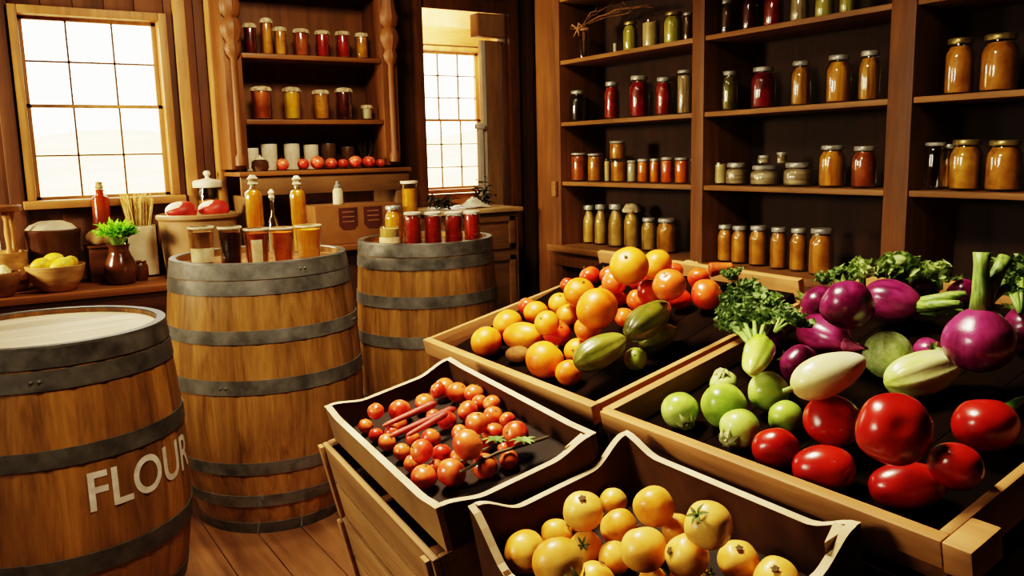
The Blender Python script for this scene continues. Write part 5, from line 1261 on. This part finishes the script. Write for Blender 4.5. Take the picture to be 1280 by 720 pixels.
def slat_crate(label, fr, u0, u1, v0, v1, n0, n1, boards=2):
    t = thing('slatted_crate', label, 'crate', mw=frame_m(*fr), group='slatted crates under the boxes'); th = .012
    H_ = n1-n0; bh = (H_-.012)/boards
    for nm, lo, hi in (('long_side', (u0, v0), (u0+th, v1)), ('long_side', (u1-th, v0), (u1, v1)), ('short_side', (u0+th, v0), (u1-th, v0+th)), ('short_side', (u0+th, v1-th), (u1-th, v1))):
        bm = bmesh.new(); fl = bm.faces.layers.float.new('stave')
        for k in range(boards):
            c0 = len(bm.faces); box(bm, (lo[0], lo[1], n0+k*(bh+.008)), (hi[0], hi[1], n0+k*(bh+.008)+bh), .003); bm.faces.ensure_lookup_table()
            for f in bm.faces[c0:]: f[fl] = R.uniform(-.25, .15)
        obj(nm, bm, W_SLAT, t)
    for a, b in ((u0+th, v0+th), (u1-th-.024, v0+th), (u0+th, v1-th-.024), (u1-th-.024, v1-th-.024)):
        obj('corner_post', boxm((a, b, n0), (a+.024, b+.024, n1-.004)), W_CRATE_IN, t)
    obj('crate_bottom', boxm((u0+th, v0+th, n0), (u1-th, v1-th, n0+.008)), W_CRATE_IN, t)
    for v in (v0-.004, v1-.03): obj('batten', boxm((u0-.009, v+.012, n0+.002), (u0-.0005, v+.034, n1-.006), .002), W_SLAT, t)
    return t
u0, u1, v0, v1 = -.034, W_TB-.004, -.003, L_TB+.03
top0 = -D_TB-.0135
slat_crate('pine slatted crate directly holding the small tomato box', FR_TB, u0, u1-.045, v0, v1, top0-.175, top0)
slat_crate('slatted crate under the top one, below the small tomatoes', FR_TB, u0-.006, u1-.10, v0, v1+.006, top0-.36, top0-.178)
TOPY = -D_YB-.0135
w0, w1, x0_, x1_ = -.02, W_YB, -.02, L_YB-.012
slat_crate('slatted crate holding the yellow tomato box', FR_YB, w0, w1-.05, x0_, x1_, TOPY-.185, TOPY)
slat_crate('lower slatted crate beneath the yellow tomatoes', FR_YB, w0, w1-.10, x0_, x1_, TOPY-.372, TOPY-.188)
# bench carrying the crates
def bench_under(fr, a, b, c, d, nlow, label):
    M_ = frame_m(*fr); bm = bmesh.new()
    topv = [M_ @ V(*p) for p in ((a, c, nlow), (b, c, nlow), (b, d, nlow), (a, d, nlow))]
    A = [bm.verts.new(p) for p in topv]; B = [bm.verts.new(V(p.x, p.y, 0)) for p in topv]
    bm.faces.new(A); bm.faces.new(list(reversed(B)))
    for k in range(4): bm.faces.new((A[k], B[k], B[(k+1) % 4], A[(k+1) % 4]))
    tag(obj('crate_plinth', bm, W_STAND), label, 'plinth')
bench_under(FR_TB, u0+.01, u1-.11, v0+.01, v1-.01, top0-.3615, 'dark wooden plinth under the crates of small tomatoes')
bench_under(FR_YB, w0+.01, w1-.115, x0_+.01, x1_-.01, TOPY-.3735, 'dark wooden plinth under the crates of yellow tomatoes')

# ------------------------------------------------------------------ fruit kinds (unit radius, axis = local z)
def calyx(n, L, w, droop=.35, tilt=.9, r0=.05, z=0, thick=1):
    bm = bmesh.new()
    for k in range(n):
        a = 2*PI*k/n+.2*math.sin(k*3); d = V(math.cos(a)*math.sin(tilt), math.sin(a)*math.sin(tilt), math.cos(tilt))
        leaf_blade(bm, V(math.cos(a)*r0, math.sin(a)*r0, z), d, V(0, 0, 1), L*(1+.15*math.sin(k*5)), w, droop, 4)
    return bm
def stem_bm(p0, p1, r, bend=.1):
    bm = bmesh.new(); p0 = Vector(p0); p1 = Vector(p1)
    tube(bm, [p0, p0.lerp(p1, .5)+V(bend, 0, 0), p1], [r*1.3, r, r*1.1], 8); return bm
def fruit_f(obl=.9, dimple=.1, lobes=0, lobe=.02, seed=0, wob=.025, bottom=.0, elong=1):
    def f(a, p):
        z = -math.cos(p); s = math.sin(p)
        r = 1-wob*.5+wob*noise.noise(V(math.cos(a)*s*1.2+seed*7, math.sin(a)*s*1.2, z*1.2))
        rr_ = s*r*(1+lobe*math.cos(lobes*a)*(.4+.6*max(0, z)) if lobes else 1)
        zz = z*obl*r*elong
        zz -= dimple*math.exp(-((s/.28)**2))*(1 if z > 0 else 0)
        zz += bottom*math.exp(-((s/.2)**2))*(1 if z < 0 else 0)
        k = 1/(1+wob*.6+(lobe if lobes else 0))
        return V(rr_*math.cos(a)*k, rr_*math.sin(a)*k, zz*k)
    return f
ORG = skin('orange_peel', [(.25, '#c8480a'), (.55, '#ee7a14'), (.95, '#ffa02a')], .38, .45, .15, .12, 26, nscale=1.5)
TOM = skin('red_tomato_skin', [(.2, '#a5140a'), (.55, '#e0381a'), (1.0, '#f2742a')], .28, .5, .35, .03, 20, nscale=1.6)
BTOM = skin('big_tomato_skin', [(.2, '#5c0604'), (.6, '#98140a'), (1.05, '#b8240f')], .27, .5, .25, .02, 12, nscale=1.2)
STOM = skin('small_tomato_skin', [(.2, '#8c100c'), (.55, '#cc321c'), (1.0, '#ec7a3a')], .3, .5, .3, .03, 20, nscale=1.4)
YTOM = skin('yellow_tomato_skin', [(.15, '#a85f0c'), (.5, '#dd9026'), (1.0, '#fac25c')], .38, .45, .2, .06, 18, nscale=1.6)
GTOM = skin('green_tomato_skin', [(.2, '#6f8f2a'), (.6, '#a9c453'), (1.0, '#d3e08c')], .3, .45, .25, .04, 16, nscale=1.3)
PURP = skin('purple_turnip_skin', [(.15, '#2c0419'), (.55, '#600e3c'), (1.0, '#963264')], .28, .5, .35, .04, 14, nscale=1.6, stripes=(5, 5, .7))
CREAM = skin('cream_eggplant_skin', [(.2, '#b9b25a'), (.55, '#dcd893'), (1.0, '#f1efc4')], .3, .45, .3, .04, 10, nscale=1.2)
SQU = skin('ribbed_squash_skin', [(.2, '#9fb04c'), (.55, '#cdd684'), (1.0, '#ecebba')], .35, .4, .2, .05, 12, nscale=1.2, stripes=(4, 4, .5))
MEL = skin('green_melon_skin', [(.15, '#3c3a0c'), (.55, '#65661c'), (1.0, '#93903a')], .35, .45, .3, .08, 14, nscale=1.5)
KIWI = skin('kiwi_skin', [(.2, '#5a3412'), (.9, '#96622a')], .7, .3, 0, .2, 30)
LIME = skin('lime_skin', [(.2, '#54701c'), (.9, '#94a93c')], .4, .45, .2, .1, 30)
BELL = skin('bell_pepper_skin', [(.2, '#6f9a1e'), (.55, '#a2c63c'), (1.0, '#cfe077')], .2, .5, .5, .03, 8)
CHIL = skin('chili_skin', [(.2, '#33591a'), (.9, '#7fa043')], .2, .5, .5, .03, 8)
CARR = skin('carrot_skin', [(.2, '#a83a10'), (.9, '#e8742a')], .5, .4, .1, .2, 12)
RCARR = skin('red_carrot_skin', [(.2, '#8a2010'), (.9, '#c8503a')], .5, .4, .1, .2, 12)
GING = plain('ginger_skin', '#8a6a3a', '#c8a668', scale=6, rough=.8, bump=.4)
def mk(name, f, mat, nu=30, nv=18, sharp=0): return mesh_from(name, blob(bmesh.new(), f, nu, nv), mat, sharp)
KM = {}
KM['round_orange'] = [mk('round_orange', fruit_f(.93, .05, 0, 0, s, .03), ORG) for s in range(3)]
KM['red_tomato'] = [mk('red_tomato', fruit_f(.86+.05*(s % 2), .10, 5, .025, s+5, .05), TOM) for s in range(3)]
KM['small_tomato'] = [mk('small_tomato', fruit_f(.93, .05, 0, 0, s+9, .05), STOM, 24, 14) for s in range(3)]
KM['yellow_tomato'] = [mk('yellow_tomato', fruit_f(.95, .07, 6, .015, s+12, .06), YTOM) for s in range(3)]
KM['green_tomato'] = [mk('green_tomato', fruit_f(.94, .06, 6, .015, s+15, .05), GTOM) for s in range(3)]
KM['large_red_tomato'] = [mk('large_red_tomato', fruit_f(.86, .09, 5, .02, s+20, .05), BTOM, 40, 24) for s in range(3)]
KM['lime'] = [mk('lime', fruit_f(.95, .03, 0, 0, 3, .03), LIME)]
def long_mesh(name, prof, mat, ribs=0, rib=.06, nu=36, bend=0, seed=0, wob=.02):
    """unit-long body along z from -1 to 1; prof(t) gives the radius (in units of the body radius) for t in 0..1"""
    bm = bmesh.new(); n = 26
    rings = []
    def pt(a, t):
        r = prof(t)*(1+(rib*abs(math.cos(ribs*a/2))-rib if ribs else 0))*(1+wob*noise.noise(V(math.cos(a)+seed, math.sin(a), t*3)))
        return V(r*math.cos(a)+bend*(1-(2*t-1)**2), r*math.sin(a), 2*t-1)
    bot = bm.verts.new(pt(0, 0)*1); top = bm.verts.new(pt(0, 1)*1); bot.co.x = bot.co.y = 0; top.co.x = top.co.y = 0
    for j in range(1, n):
        t = .5-.5*math.cos(PI*j/n); rings.append([bm.verts.new(pt(2*PI*i/nu, t)) for i in range(nu)])
    for i in range(nu):
        i2 = (i+1) % nu
        bm.faces.new((bot, rings[0][i2], rings[0][i])); bm.faces.new((rings[-1][i], rings[-1][i2], top))
        for A, B in zip(rings, rings[1:]): bm.faces.new((A[i], A[i2], B[i2], B[i]))
    return mesh_from(name, bm, mat, 0)
ell = lambda t: math.sqrt(max(0, 1-(2*t-1)**2))
egg = lambda t: math.sqrt(max(0, 1-(2*t-1)**2))*(.93-.2*(2*t-1)) if t > 0 else 0
Lm = {}
Lm['kiwi_fruit'] = long_mesh('kiwi_fruit', ell, KIWI)
Lm['green_melon'] = long_mesh('green_melon', lambda t: ell(t)*(1-.15*(2*t-1))*.95, MEL, 8, .10)
Lm['white_eggplant'] = long_mesh('white_eggplant', egg, CREAM, 5, .035)
Lm['ribbed_squash'] = long_mesh('ribbed_squash', lambda t: ell(t)*(1-.1*(2*t-1))*.97, SQU, 8, .14)
Lm['bell'] = long_mesh('green_bell_pepper', lambda t: (min(1, (t*5)**.6) if t < .2 else 1-.55*((t-.2)/.8)**2)*math.sqrt(max(0, 1-max(0, (t-.8)/.2)**2)) if t > 0 else 0, BELL, 4, .14)
Lm['turnip_long'] = long_mesh('purple_turnip', lambda t: ell(t)*(1-.12*(2*t-1))*.96, PURP, 6, .05)
Lm['carrot'] = long_mesh('carrot', lambda t: (1-.45*t)*min(1, math.sqrt(max(0, t*12)))*math.sqrt(max(0, 1-max(0, (t-.9)/.1)**2)), CARR)
Lm['flat_tomato'] = long_mesh('large_red_tomato', lambda t: ell(t)**.8, BTOM, 0, 0, 36)
Lm['round_orange'] = long_mesh('round_orange', lambda t: ell(t)**.9, ORG)
Lm['chili'] = long_mesh('green_chili', lambda t: (1-.75*t)*min(1, math.sqrt(max(0, t*10))), CHIL, 0, 0, 20, .25)
KM['purple_turnip'] = [mk('purple_turnip', (lambda s: (lambda a, p: (lambda z, q: V(q*math.sin(p)*math.cos(a)*(1+.02*math.cos(5*a+s)), q*math.sin(p)*math.sin(a)*(1+.02*math.cos(5*a+s)), z*.86+(.12*max(0, z-.7)/.3)))(-math.cos(p), .955+.02*math.sin(3*a+s))))(s), PURP, 34, 22) for s in range(3)]
def cabbage_parts(root):
    bm = bmesh.new(); blob(bm, fruit_f(.92, 0, 0, 0, 4, .1), 30, 18)
    for v in bm.verts: v.co *= .90
    obj('cabbage_heart', bm, CABL, root, 0)
    rr = random.Random(6)
    for k in range(9):
        a0 = k*2.399; tilt = .55+.12*(k % 3); bm = bmesh.new()
        def f(u, v):
            th = (u-.5)*2.0; ph = -1.2+v*(2.5+.22*(k % 3))
            r = .97+.014*k+.05*v*v+.035*noise.noise(V(u*5+k, v*5, 0))*(.3+v)
            w = math.cos(th)
            p = V(math.cos(ph)*math.cos(th), math.cos(ph)*math.sin(th)*.95, math.sin(ph))*r*(1 if v < .85 else 1+.12*(v-.85)/.15)
            p.x = p.x*1
            return Quaternion((0, 0, 1), a0) @ p
        quadgrid(bm, f, 12, 14)
        for v in bm.verts:
            L_ = v.co.length
            if L_ > 1.08: v.co *= 1.08/L_
        lf = obj('outer_leaf', bm, CABL, root, 0)
def cross_q(axis): return look_axis(axis)
CX = lambda d: (rt*d[0]+up*d[1]-fw*d[2]).normalized()
STEMM = {}
def stem_mesh(kind):
    if kind in STEMM: return STEMM[kind]
    if kind == 'star': bm = calyx(6, .42, .15, .5, 1.15, .04, .90); tube(bm, [V(0, 0, .84), V(.03, 0, 1.06)], [.06, .05], 8); m = mesh_from('calyx', bm, STEM, 0)
    elif kind == 'scar': bm = bmesh.new(); lathe(bm, [(0, .865), (.10, .885), (.15, .905), (.17, .915), (.12, .935), (.05, .925), (0, .925)], 12, mod=lambda a, r, z: r*(1+.25*math.cos(5*a))); m = mesh_from('stem_scar', bm, SCAR, 0)
    elif kind == 'nub': bm = bmesh.new(); lathe(bm, [(0, .84), (.07, .87), (.09, .91), (.05, .935), (0, .93)], 8, mod=lambda a, r, z: r*(1+.2*math.cos(5*a))); m = mesh_from('stem_nub', bm, STEM, 0)
    elif kind == 'husk': bm = calyx(7, .55, .3, .9, 1.5, .03, .95); tube(bm, [V(0, 0, .88), V(.1, 0, 1.14)], [.09, .07], 8); m = mesh_from('dry_cap', bm, plain('dry_cap_leaf', '#8c9648', '#d6d29a', scale=14, rough=.7), 0)
    STEMM[kind] = m; return m
GRP = dict(OT='fruit heaped in the tilted fruit tray', TB='small tomatoes in the board box', YB='yellow tomatoes in the deep box', RT='vegetables in the tilted vegetable tray')
CATF = dict(round_orange='orange', red_tomato='tomato', small_tomato='tomato', yellow_tomato='tomato', green_tomato='tomato', large_red_tomato='tomato', lime='lime', kiwi_fruit='kiwi', carrot='carrot', ginger_root='ginger', green_melon='melon', green_bell_pepper='pepper', white_eggplant='eggplant', ribbed_squash='squash', green_cabbage='cabbage', purple_turnip='turnip', green_chili='chili')
rr = random.Random(2024)
def stalks(root, base, dirs, L, r, flat=1, leafy=True, seed=0):
    q = random.Random(seed)
    for k, d in enumerate(dirs):
        d = Vector(d).normalized(); bm = bmesh.new(); s = d.cross(V(.3, .2, 1)).normalized()
        pts = [base, base+d*L*.35+s*.04*L, base+d*L*.7+s*.10*L, base+d*L+s*.08*L]
        tube(bm, pts, [r*1.25, r, r*.8, r*.45], 8); obj('stalk', bm, STALK, root, 0)
for n_, (ct, kind, blobs, ax, stem, lb) in enumerate(FRUIT):
    cs = [Vector(b[:3]) for b in blobs]; rs = [b[3] for b in blobs]
    c = sum(cs, V(0, 0, 0))/len(cs); r = max(rs)
    if len(cs) > 1:
        d = cs[-1]-cs[0]; half = d.length/2+(rs[0]+rs[-1])/2; c = (cs[0]-d.normalized()*rs[0]+cs[-1]+d.normalized()*rs[-1])/2
        d.normalize()
        key = {'green_bell_pepper': 'bell', 'purple_turnip': 'turnip_long', 'large_red_tomato': 'flat_tomato', 'green_chili': 'chili'}.get(kind, kind)
        if kind == 'ginger_root':
            bm = bmesh.new(); tube(bm, [V(0, 0, -1), V(.2, 0, -.5), V(-.1, .1, 0), V(.1, 0, .5), V(0, 0, 1)], [.35, .8, .6, .85, .3], 12); tube(bm, [V(0, 0, -.2), V(.6, .5, .1), V(.9, .7, .25)], [.6, .5, .25], 10)
            o = obj(kind, bm, GING, None, 0)
        else: o = obj(kind, Lm[key], None)
        rad_ = r*{'large_red_tomato': .95, 'round_orange': .92, 'green_bell_pepper': .90}.get(kind, .97)
        o.location = c; o.rotation_mode = 'QUATERNION'; xx = V(0, 0, 1)-d*d.z
        xx = xx.normalized() if xx.length > .05 else V(1, 0, 0); yy = d.cross(xx)
        o.rotation_quaternion = Matrix(((xx.x, yy.x, d.x), (xx.y, yy.y, d.y), (xx.z, yy.z, d.z))).to_quaternion(); o.scale = (rad_, rad_, half*.985)
        tag(o, lb, CATF[kind], GRP[ct])
        asp = rad_/(half*.985)
        if kind in ('white_eggplant',):
            bm = calyx(6, .75, .4, .9, 1.35, .05, 0); 
            for v in bm.verts: v.co = V(v.co.x*.6+.1, v.co.y*.6, -.98-(-v.co.z)*0+.25*abs(v.co.xy.length)**1.3)
            tube(bm, [V(0, 0, -.93), V(.1, .05, -1.22)], [.16, .10], 8)
            obj('calyx', bm, STALK, o, 0)
        if kind == 'ribbed_squash':
            bm = bmesh.new(); tube(bm, [V(0, 0, .93), V(.1, .1, 1.06), V(.3, .2, 1.1), V(.42, .12, 1.03), V(.32, .06, 1.0)], [.24, .17, .14, .12, .09], 10); obj('curled_stem', bm, SQU, o, 0)
            bm = calyx(5, .8, .34, .6, 1.3, .1, 0)
            for v in bm.verts: v.co = V(v.co.x*.8+.1, v.co.y*.8, .95-.3*v.co.xy.length**1.4)
            obj('calyx', bm, LEAF_P, o, 0)
        if kind == 'green_bell_pepper':
            bm = bmesh.new(); tube(bm, [V(0, 0, -.9), V(.05, 0, -1.1), V(.12, .05, -1.3)], [.16, .12, .16], 8); obj('stem', bm, STALK, o, 0)
        if kind == 'green_chili':
            bm = bmesh.new(); tube(bm, [V(0, 0, -.95), V(-.1, 0, -1.25), V(-.3, 0, -1.5)], [.45, .3, .35], 8); obj('stem', bm, STALK, o, 0)
        if kind == 'green_melon':
            bm = bmesh.new(); tube(bm, [V(0, 0, .96), V(.05, 0, 1.08)], [.12, .09], 8); obj('stem', bm, SCAR, o, 0)
        if kind == 'carrot':
            bm = calyx(6, .25, .12, .2, .3, .06, .9); obj('leaf_tuft', bm, LEAF, o, 0)
        if kind == 'purple_turnip' and stem == 'stalks':
            bm_r = V(0, 0, .94)
            for k, (dx, dy) in enumerate(((0, .1), (.35, -.2), (-.3, -.25), (.1, .4))):
                bm = bmesh.new(); tube(bm, [bm_r+V(dx*.3, dy*.3, -.04), bm_r+V(dx*.8+.12, dy*.8, .4), bm_r+V(dx*1.1+.3, dy*1.1, .85), bm_r+V(dx*1.2+.45, dy*1.4, 1.25)], [.3, .24, .2, .12], 8); obj('stalk', bm, STALK, o, 0)
            bm = calyx(6, .6, .3, .2, .3, .12, 1.0); obj('stalk_leaf', bm, STALK, o, 0)
        if kind == 'purple_turnip' and stem == 'root':
            bm = bmesh.new(); tube(bm, [V(0, 0, .90), V(0, 0, 1.2), V(.1, 0, 1.4), V(.15, .1, 1.62)], [.36, .2, .11, .04], 10); obj('root_tail', bm, plain('pink_root', '#8a2048', '#c8688a', scale=10, rough=.5), o, 0)
        continue
    if kind == 'green_cabbage':
        o = thing(kind, lb, 'cabbage', group=GRP[ct]); o.location = c; o.scale = (r*.93,)*3; o.rotation_mode = 'QUATERNION'; o.rotation_quaternion = look_axis(CX(ax or (0, 1, .5))); cabbage_parts(o); continue
    ms = KM[kind]; o = obj(kind, ms[n_ % len(ms)], None)
    axis = CX(ax) if ax else V(rr.uniform(-.8, .8), rr.uniform(-.8, .8), rr.uniform(.3, 1)).normalized()
    o.location = c; o.scale = (r*.985,)*3; o.rotation_mode = 'QUATERNION'; o.rotation_quaternion = look_axis(axis) @ Quaternion((0, 0, 1), rr.uniform(0, 6.28))
    tag(o, lb, CATF[kind], GRP[ct])
    sk = stem or dict(round_orange='nub', yellow_tomato='scar', red_tomato='nub', small_tomato='nub', large_red_tomato=None, lime='nub', green_tomato='husk').get(kind)
    if kind == 'purple_turnip':
        if stem == 'bigstalks':
            inv = o.rotation_quaternion.inverted()
            for (d, L, r_) in (((-.02, 1, .1), 1.7, .27), ((.5, .95, -.1), 1.75, .25), ((.95, .75, -.3), 1.2, .17)):
                dv = inv @ CX(d); bm = bmesh.new(); b0 = V(0, 0, .80)
                tube(bm, [b0, b0+dv*.5+V(0, 0, .12), b0+dv*L*.75+V(0, 0, .08), b0+dv*L], [r_*1.1, r_*.85, r_*.75, r_*.85], 12); obj('stalk', bm, STALK, o, 0)
        else:
            bm = calyx(6, .55, .25, .3, .6, .06, .9); obj('leaf_crown', bm, STALK, o, 0)
    elif sk:
        obj({'star': 'calyx', 'scar': 'stem_scar', 'nub': 'stem', 'husk': 'dry_cap'}[sk], stem_mesh(sk), None, o)

# carrots and vine lying on the small tomatoes
M_TB = frame_m(*FR_TB)
for p0, p1, r, lb in CARROTS:
    a, b = Vector(p0), Vector(p1); d = b-a
    o = obj('red_carrot', Lm['carrot'].copy(), None); o.data.materials.clear(); o.data.materials.append(RCARR)
    o.location = (a+b)/2; o.rotation_mode = 'QUATERNION'; o.rotation_quaternion = look_axis(d); o.scale = (r, r, d.length/2)
    tag(o, lb, 'carrot', 'carrots on the small tomatoes')
for pts, lb in VINES:
    bm = bmesh.new(); pts = [Vector(p) for p in pts]
    tube(bm, pts, .0032, 6)
    t = obj('tomato_vine', bm, plain('vine_stem', '#3a2a18', '#6a5a34', rough=.7), None, 0); tag(t, lb, 'vine', 'vines on the small tomatoes')
    bm = calyx(7, .022, .009, .4, 1.1, .002, 0)
    for v in bm.verts: v.co += pts[len(pts)//2]+V(0, 0, .003)
    obj('calyx', bm, LEAF, t, 0)

# ------------------------------------------------------------------ leafy greens
def ruffle(bm, p, d, n, L, w, q, amp=.25):
    d = d.normalized(); s = d.cross(n)
    if s.length < 1e-3: s = d.orthogonal()
    s.normalize(); n = s.cross(d); ph = q.uniform(0, 9)
    def f(u, v):
        ww = w*(.18+.82*math.sin(PI*min(1, .1+v*.9))**.7); x = (u-.5)*2
        rf = 1.5*amp*w*abs(x)**1.5*math.sin(v*15+ph+3*x)+amp*w*abs(x)*math.sin(v*27+ph*2)
        return p+d*(L*v)+s*(x*ww*(1+.15*math.sin(v*23+ph)))+n*(rf+.3*w*x*x-.25*L*v*v)
    quadgrid(bm, f, 8, 14)
def greens(name, label, base, tips, L, w, q, mat=LEAF, stalk_r=.004, cat='greens', nleaf=3, group=None):
    t = thing(name, label, cat, base, group=group); bl = bmesh.new()
    for k, tip in enumerate(tips):
        tip = Vector(tip)-Vector(base); m = tip*.5+V(0, 0, .012)
        bs_ = bmesh.new(); tube(bs_, [V(0, 0, 0)+tip.normalized()*.001*k, m, tip], [stalk_r, stalk_r*.8, stalk_r*.4], 7)
        obj('stalk', bs_, STALK, t, 0)
        for j in range(nleaf):
            p = m.lerp(tip, q.uniform(.1, .9)); d = tip.normalized()*.5+V(q.uniform(-.8, .8), q.uniform(-.8, .8), q.uniform(0, .9))
            ruffle(bl, p, d, V(q.uniform(-.4, .4), q.uniform(-.4, .4), 1).normalized(), L*q.uniform(.7, 1.2), w*q.uniform(.7, 1.2), q)
    obj('leaves', bl, mat, t, 0); return t
q = random.Random(31)
for nm, lb, base, tips, L, w, mat, sr, nl in GREENS:
    greens(nm, lb, base, tips, L, w, q, KALE if mat == 'kale' else LEAF_P, sr, 'greens', nl, 'leafy greens on the vegetable tray')

# ------------------------------------------------------------------ apples on the hutch ledge
APP = skin('apple_skin', [(.25, '#8a140c'), (.6, '#d23a24'), (1.0, '#f07a50')], .3, .5, .4, .03, 12)
am = mk('red_apple', fruit_f(.9, .16, 5, .02, 2, .04, .08), APP, 26, 16)
for x, y, z, r, lb in APPLES:
    o = obj('red_apple', am, None, None, 0, (x, y, z)); o.scale = (r,)*3; o.rotation_euler = (rr.uniform(-.3, .3), rr.uniform(-.3, .3), rr.uniform(0, 6)); tag(o, lb, 'apple', 'apples on the hutch ledge')
    bm = bmesh.new(); tube(bm, [V(0, 0, .7), V(.05, 0, 1.02)], [.05, .04], 6); obj('stem', bm, SCAR, o, 0)

# ------------------------------------------------------------------ light
w = bpy.data.worlds.new('world'); SC.world = w; w.use_nodes = True
nt = w.node_tree; bg = nt.nodes['Background']; bg.inputs[0].default_value = (1, .93, .80, 1); bg.inputs[1].default_value = 9.0
def area(name, loc, target, size, power, col, spread=PI, sy=None):
    l = bpy.data.lights.new(name, 'AREA'); l.energy = power; l.color = col; l.size = size; l.spread = spread
    if sy: l.shape = 'RECTANGLE'; l.size_y = sy
    o = bpy.data.objects.new(name, l); C.objects.link(o); o.location = loc
    o.rotation_mode = 'QUATERNION'; o.rotation_quaternion = (Vector(target)-Vector(loc)).to_track_quat('-Z', 'Y'); return o
area('ceiling_lamp', (.55, 1.6, 2.70), (1.05, 1.35, .9), .5, 72, (1, .84, .60), math.radians(138))
area('hutch_fill', (1.1, 3.1, 2.70), (1.5, 4.3, 1.2), .4, 34, (1, .82, .55), math.radians(140))  # added fill for the hutch front and barrel tops; no fixture there
area('wall_graze_fill', (-2.1, 4.1, 1.9), (1.3, 4.45, 1.55), .6, 40, (1, .80, .50), math.radians(70))  # added light grazing the back wall trims; the left wall has no window
area('crate_side_fill', (-2.1, 1.9, 1.8), (.5, 1.5, .6), .8, 15, (1, .86, .64), math.radians(70))  # added fill on the left crate faces, in front of a windowless wall
area('bay_fill', (2.75, 5.2, 2.3), (3.1, 5.3, 2.6), .3, 26, (1, .86, .62))  # added fill brightening the bay walls and ceiling; no lamp hangs there
sun = bpy.data.lights.new('sun', 'SUN'); sun.energy = 9; sun.color = (1, .83, .55); sun.angle = math.radians(2)
so = bpy.data.objects.new('sun', sun); C.objects.link(so); so.rotation_mode = 'QUATERNION'; so.rotation_quaternion = V(.35, -.85, -.48).to_track_quat('-Z', 'Y')
try:
    SC.view_settings.view_transform = 'Filmic'; SC.view_settings.look = 'High Contrast'
except Exception: pass
SC.view_settings.exposure = 0.0
SC.cycles.max_bounces = 8; SC.cycles.transparent_max_bounces = 16; SC.cycles.caustics_reflective = False; SC.cycles.caustics_refractive = False
SC.cycles.sample_clamp_indirect = 6
